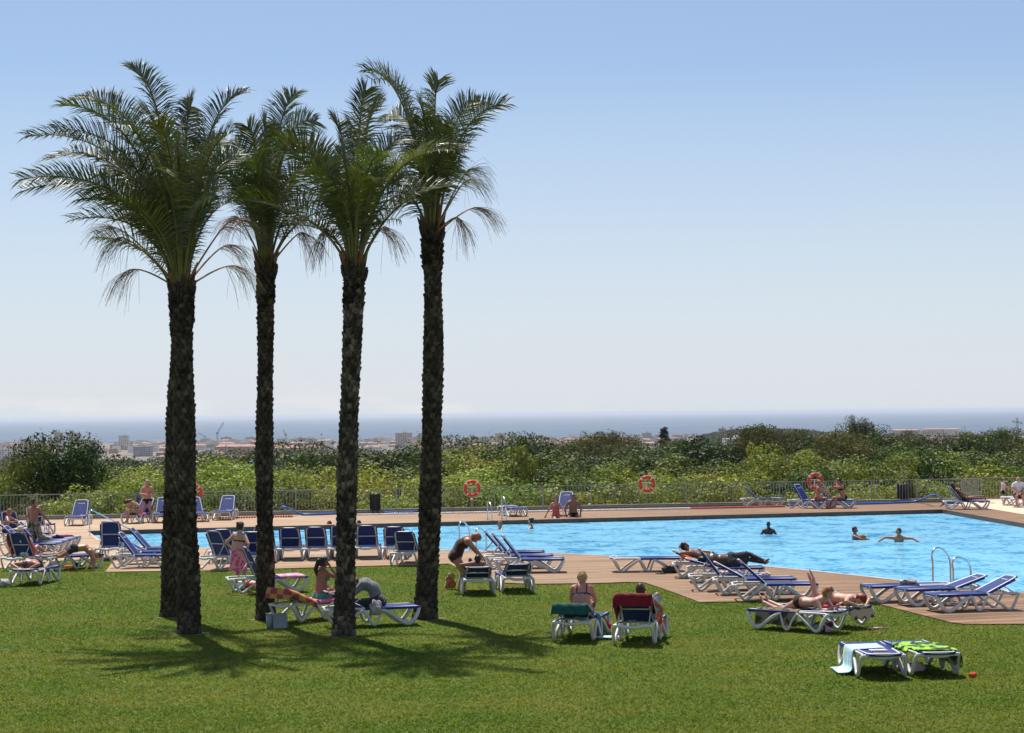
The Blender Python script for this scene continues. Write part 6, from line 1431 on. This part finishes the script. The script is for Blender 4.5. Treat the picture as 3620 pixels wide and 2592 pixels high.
# -- right fence group
p = onl('A9', 1.52, -.12, 0)
person('girl in a red bikini sitting on the lounger end under the right lifebuoy', (p.x, p.y, 0), R(-15), SK['tan'], ('bun', 'auburn'), [('bra', 'redb'), ('briefs', 'redb')], pelvis=(-.1, 0, .50), spine=(.08, 0, 1), spine2=(.2, 0, 1), fwd=(1, 0, 0), fL=(.42, .14, .09), fR=(.38, -.14, .09), kL=(1, 0, .8), kR=(1, 0, .8), hL=(.46, .12, .66), hR=(.42, -.16, .58), face=(1, 0, -.15), female=True, sc_=.92)
p = onl('A10', 1.35, -.1, 0)
person('woman in black swimsuit sitting facing left with both hands raised to her face', (p.x, p.y, 0), R(200), SK['tan'], ('curly', 'black'), [('briefs', 'black'), ('bra', 'black')], pelvis=(-.1, 0, .52), spine=(.22, 0, 1), spine2=(.42, 0, 1), fwd=(1, 0, 0), fL=(.42, .14, .09), fR=(.52, -.16, .09), kL=(1, 0, .8), kR=(1, 0, .8), hL=(.27, .08, 1.14), hR=(.28, -.08, 1.12), eL=(.6, .7, -1), eR=(.6, -.7, -1), face=(1, 0, -.4), female=True, b=1.1)
loc, h, th = LG['A11']; c_, s_ = math.cos(th), math.sin(th)
person('sunbather with dark hair reclining on the raised lounger at far right', (loc.x, loc.y, 0), h, SK['deep'], ('long', 'brown'), [('briefs', 'dgrey'), ('bra', 'dgrey')], pelvis=(PIV+.12, 0, SZ+.12), spine=(-c_, 0, s_), fwd=(s_, 0, c_), face=(.9, 0, .6), headup=(-.6, 0, .8), fL=(1.98, .12, .56), fR=(1.92, -.14, .46), kL=(0, 0, 1), kR=(0, 0, 1), hL=(1.05, .30, .48), hR=(1.15, -.34, .44), eL=(0, 1, 0), eR=(0, -1, 0), female=True)
p = at(3546, 1785)
person('small child in a pink shirt and dark shorts standing at the far right', (p.x, p.y, 0), R(-10), SK['fair'], ('short', 'black'), [('shirt', 'pinkshirt'), ('trunks', 'black')], pelvis=(0, 0, .93*.68), fL=(0, .1*.68, .06), fR=(.06, -.1*.68, .06), hL=(.26, .14, .72), hR=(.30, -.14, .74), sc_=.68)
p = at(3600, 1793)
person('balding old man in a pale shirt seated at the right picture edge', (p.x, p.y, 0), R(-95), SK['red'], ('none', 'grey'), [('shirt', 'white'), ('trunks', 'dgrey')], pelvis=(0, 0, .52), spine=(.05, 0, 1), spine2=(.12, 0, 1), fwd=(1, 0, 0), fL=(.48, .18, .09), fR=(.46, -.16, .09), kL=(1, 0, .8), kR=(1, 0, .8), hL=(.34, .10, .66), hR=(.36, -.12, .64), face=(1, -.2, -.4), b=1.25)
# -- middle deck
loc, h, th = LG['I1']; c_, s_ = math.cos(th), math.sin(th)
person('tanned man reclining with one arm behind his head and feet raised', (loc.x, loc.y, 0), h, SK['deep'], ('short', 'black'), [('trunks', 'greensh'), ('sunglasses', 'black')], pelvis=(PIV+.20, .02, .52), spine=(-.96, 0, .20), fwd=(.2, 0, .96), spine2=(-.93, 0, .30), face=(.9, 0, .45), headup=(-.45, 0, .9), fL=(1.86, .1, .50), fR=(1.88, -.12, .46), kL=(0, 0, 1), kR=(0, 0, 1), hR=(.20, -.07, .74), eR=(-.9, -.35, .1), hL=(.98, .1, .66), eL=(0, .8, .1), tL=(.1, 0, 1), tR=(.25, 0, 1), sc_=1.03)
lying('I2', 'dark-skinned man lying on his side on a lounger with his back to us', SK['dark'], hair=('crop', 'black'), wear=[('shorts', 'dgrey')], pelvis=(1.12, .02, .53), spine=(-1, 0, .03), fwd=(-.05, .75, -.55), spine2=(-1, 0, .06), face=(-.1, 1, -.2), headup=(-1, 0, .1), fL=(1.98, .08, .47), fR=(1.96, -.05, .53), kL=(0, .6, .4), kR=(0, .6, .5), hL=(.42, .38, .50), hR=(.55, .40, .47), eL=(0, .6, 1), eR=(0, 1, -.2), b=1.12, sc_=1.04, tL=(.4, .8, .1), tR=(.5, .7, .3))
# -- lawn women
p = onl('M1', .98, -.02, 0)
person('blonde woman in a blue bikini top seen from behind, seated on the green-draped lounger', (p.x, p.y, 0), R(84), SK['red'], ('bob', 'blond'), [('bra', 'bluebra'), ('straps', 'brown'), ('trunks', 'bluep')], pelvis=(-.14, 0, .50), spine=(.02, 0, 1), spine2=(.42, 0, 1), sc_=.95, fwd=(1, 0, 0), fL=(.52, .2, .42), fR=(.55, -.16, .42), kL=(.2, .2, 1), kR=(.2, 0, 1), hR=(.26, -.22, .60), hL=(.30, .20, .62), eL=(-1, .25, 0), eR=(-1, -.45, 0), face=(1, .15, -.2), female=True, b=1.3)
loc, h, th = LG['M2']; c_, s_ = math.cos(th), math.sin(th)
person('person reclining behind the red towel, brown hair top and one raised knee showing', (loc.x, loc.y, 0), h, SK['tan'], ('short', 'brown'), [('shorts', 'bluep')], pelvis=(PIV+.18, -.10, SZ+.12), spine=(-c_, 0, s_), fwd=(s_, 0, c_), face=(.9, 0, .5), headup=(-.45, 0, .9), fL=(1.45, -.02, .43), fR=(1.22, -.30, .43), kL=(0, .1, .4), kR=(0, -.08, 1), hL=(PIV+.2, .38, .42), hR=(PIV+.1, -.42, .44), eL=(0, 1, 0), eR=(0, -1, 0))
lying('K1', 'topless sunbather in dark bikini bottoms lying on her front, propped on her elbows', SK['fair'], hair=('bob', 'auburn'), wear=[('briefs', 'brown')], pelvis=(.84, 0, .54), spine=(-1, 0, .04), fwd=(0, 0, -1), spine2=(-1, 0, .30), face=(-1, .1, -.5), headup=(-.5, 0, .87), hL=(.04, -.10, .52), hR=(.04, .10, .50), eL=(.2, -.6, -1), eR=(.2, .6, -1), fL=(1.68, -.10, .50), fR=(1.66, .12, .50), kL=(0, 0, -1), kR=(0, 0, -1), tL=(.6, 0, .8), tR=(.6, 0, .8), female=True)
lying('K2', 'red-haired sunbather lying on her front with lower legs bent upward', SK['fair'], hair=('bob', 'red'), wear=[('briefs', 'bw')], pelvis=(.64, 0, .54), spine=(-1, 0, .02), fwd=(0, 0, -1), spine2=(-1, 0, .05), face=(-.3, .6, -1), headup=(-1, 0, .12), hL=(-.02, -.20, .46), hR=(-.05, .18, .46), eL=(-.2, -1, .1), eR=(-.2, 1, .1), fL=(1.26, -.02, .84), fR=(1.14, .06, .90), kL=(.4, 0, -1), kR=(.4, 0, -1), tL=(.5, 0, 1), tR=(.3, .2, 1), female=True, b=1.15, sc_=.95)

# ------------------------------------------------------------------ air
mb = MB(); zt = 12.4; zb_ = -95.0
mb.box((0, 50400, (zt+zb_)/2), (170000, 101000, zt-zb_)); hz_ = bpy.data.materials.new('haze_air'); hz_.use_nodes = True; n = hz_.node_tree.nodes; n.clear()
vo = n.new('ShaderNodeVolumePrincipled'); vo.inputs['Color'].default_value = (.80, .88, 1, 1); vo.inputs['Density'].default_value = 4e-5; vo.inputs['Anisotropy'].default_value = .3
ou = n.new('ShaderNodeOutputMaterial'); hz_.node_tree.links.new(vo.outputs[0], ou.inputs['Volume'])
o = mb.build('haze', hz_, smooth=False); o['kind'] = 'stuff'; tag(o, 'thin pale sea haze over the town and water', 'haze')
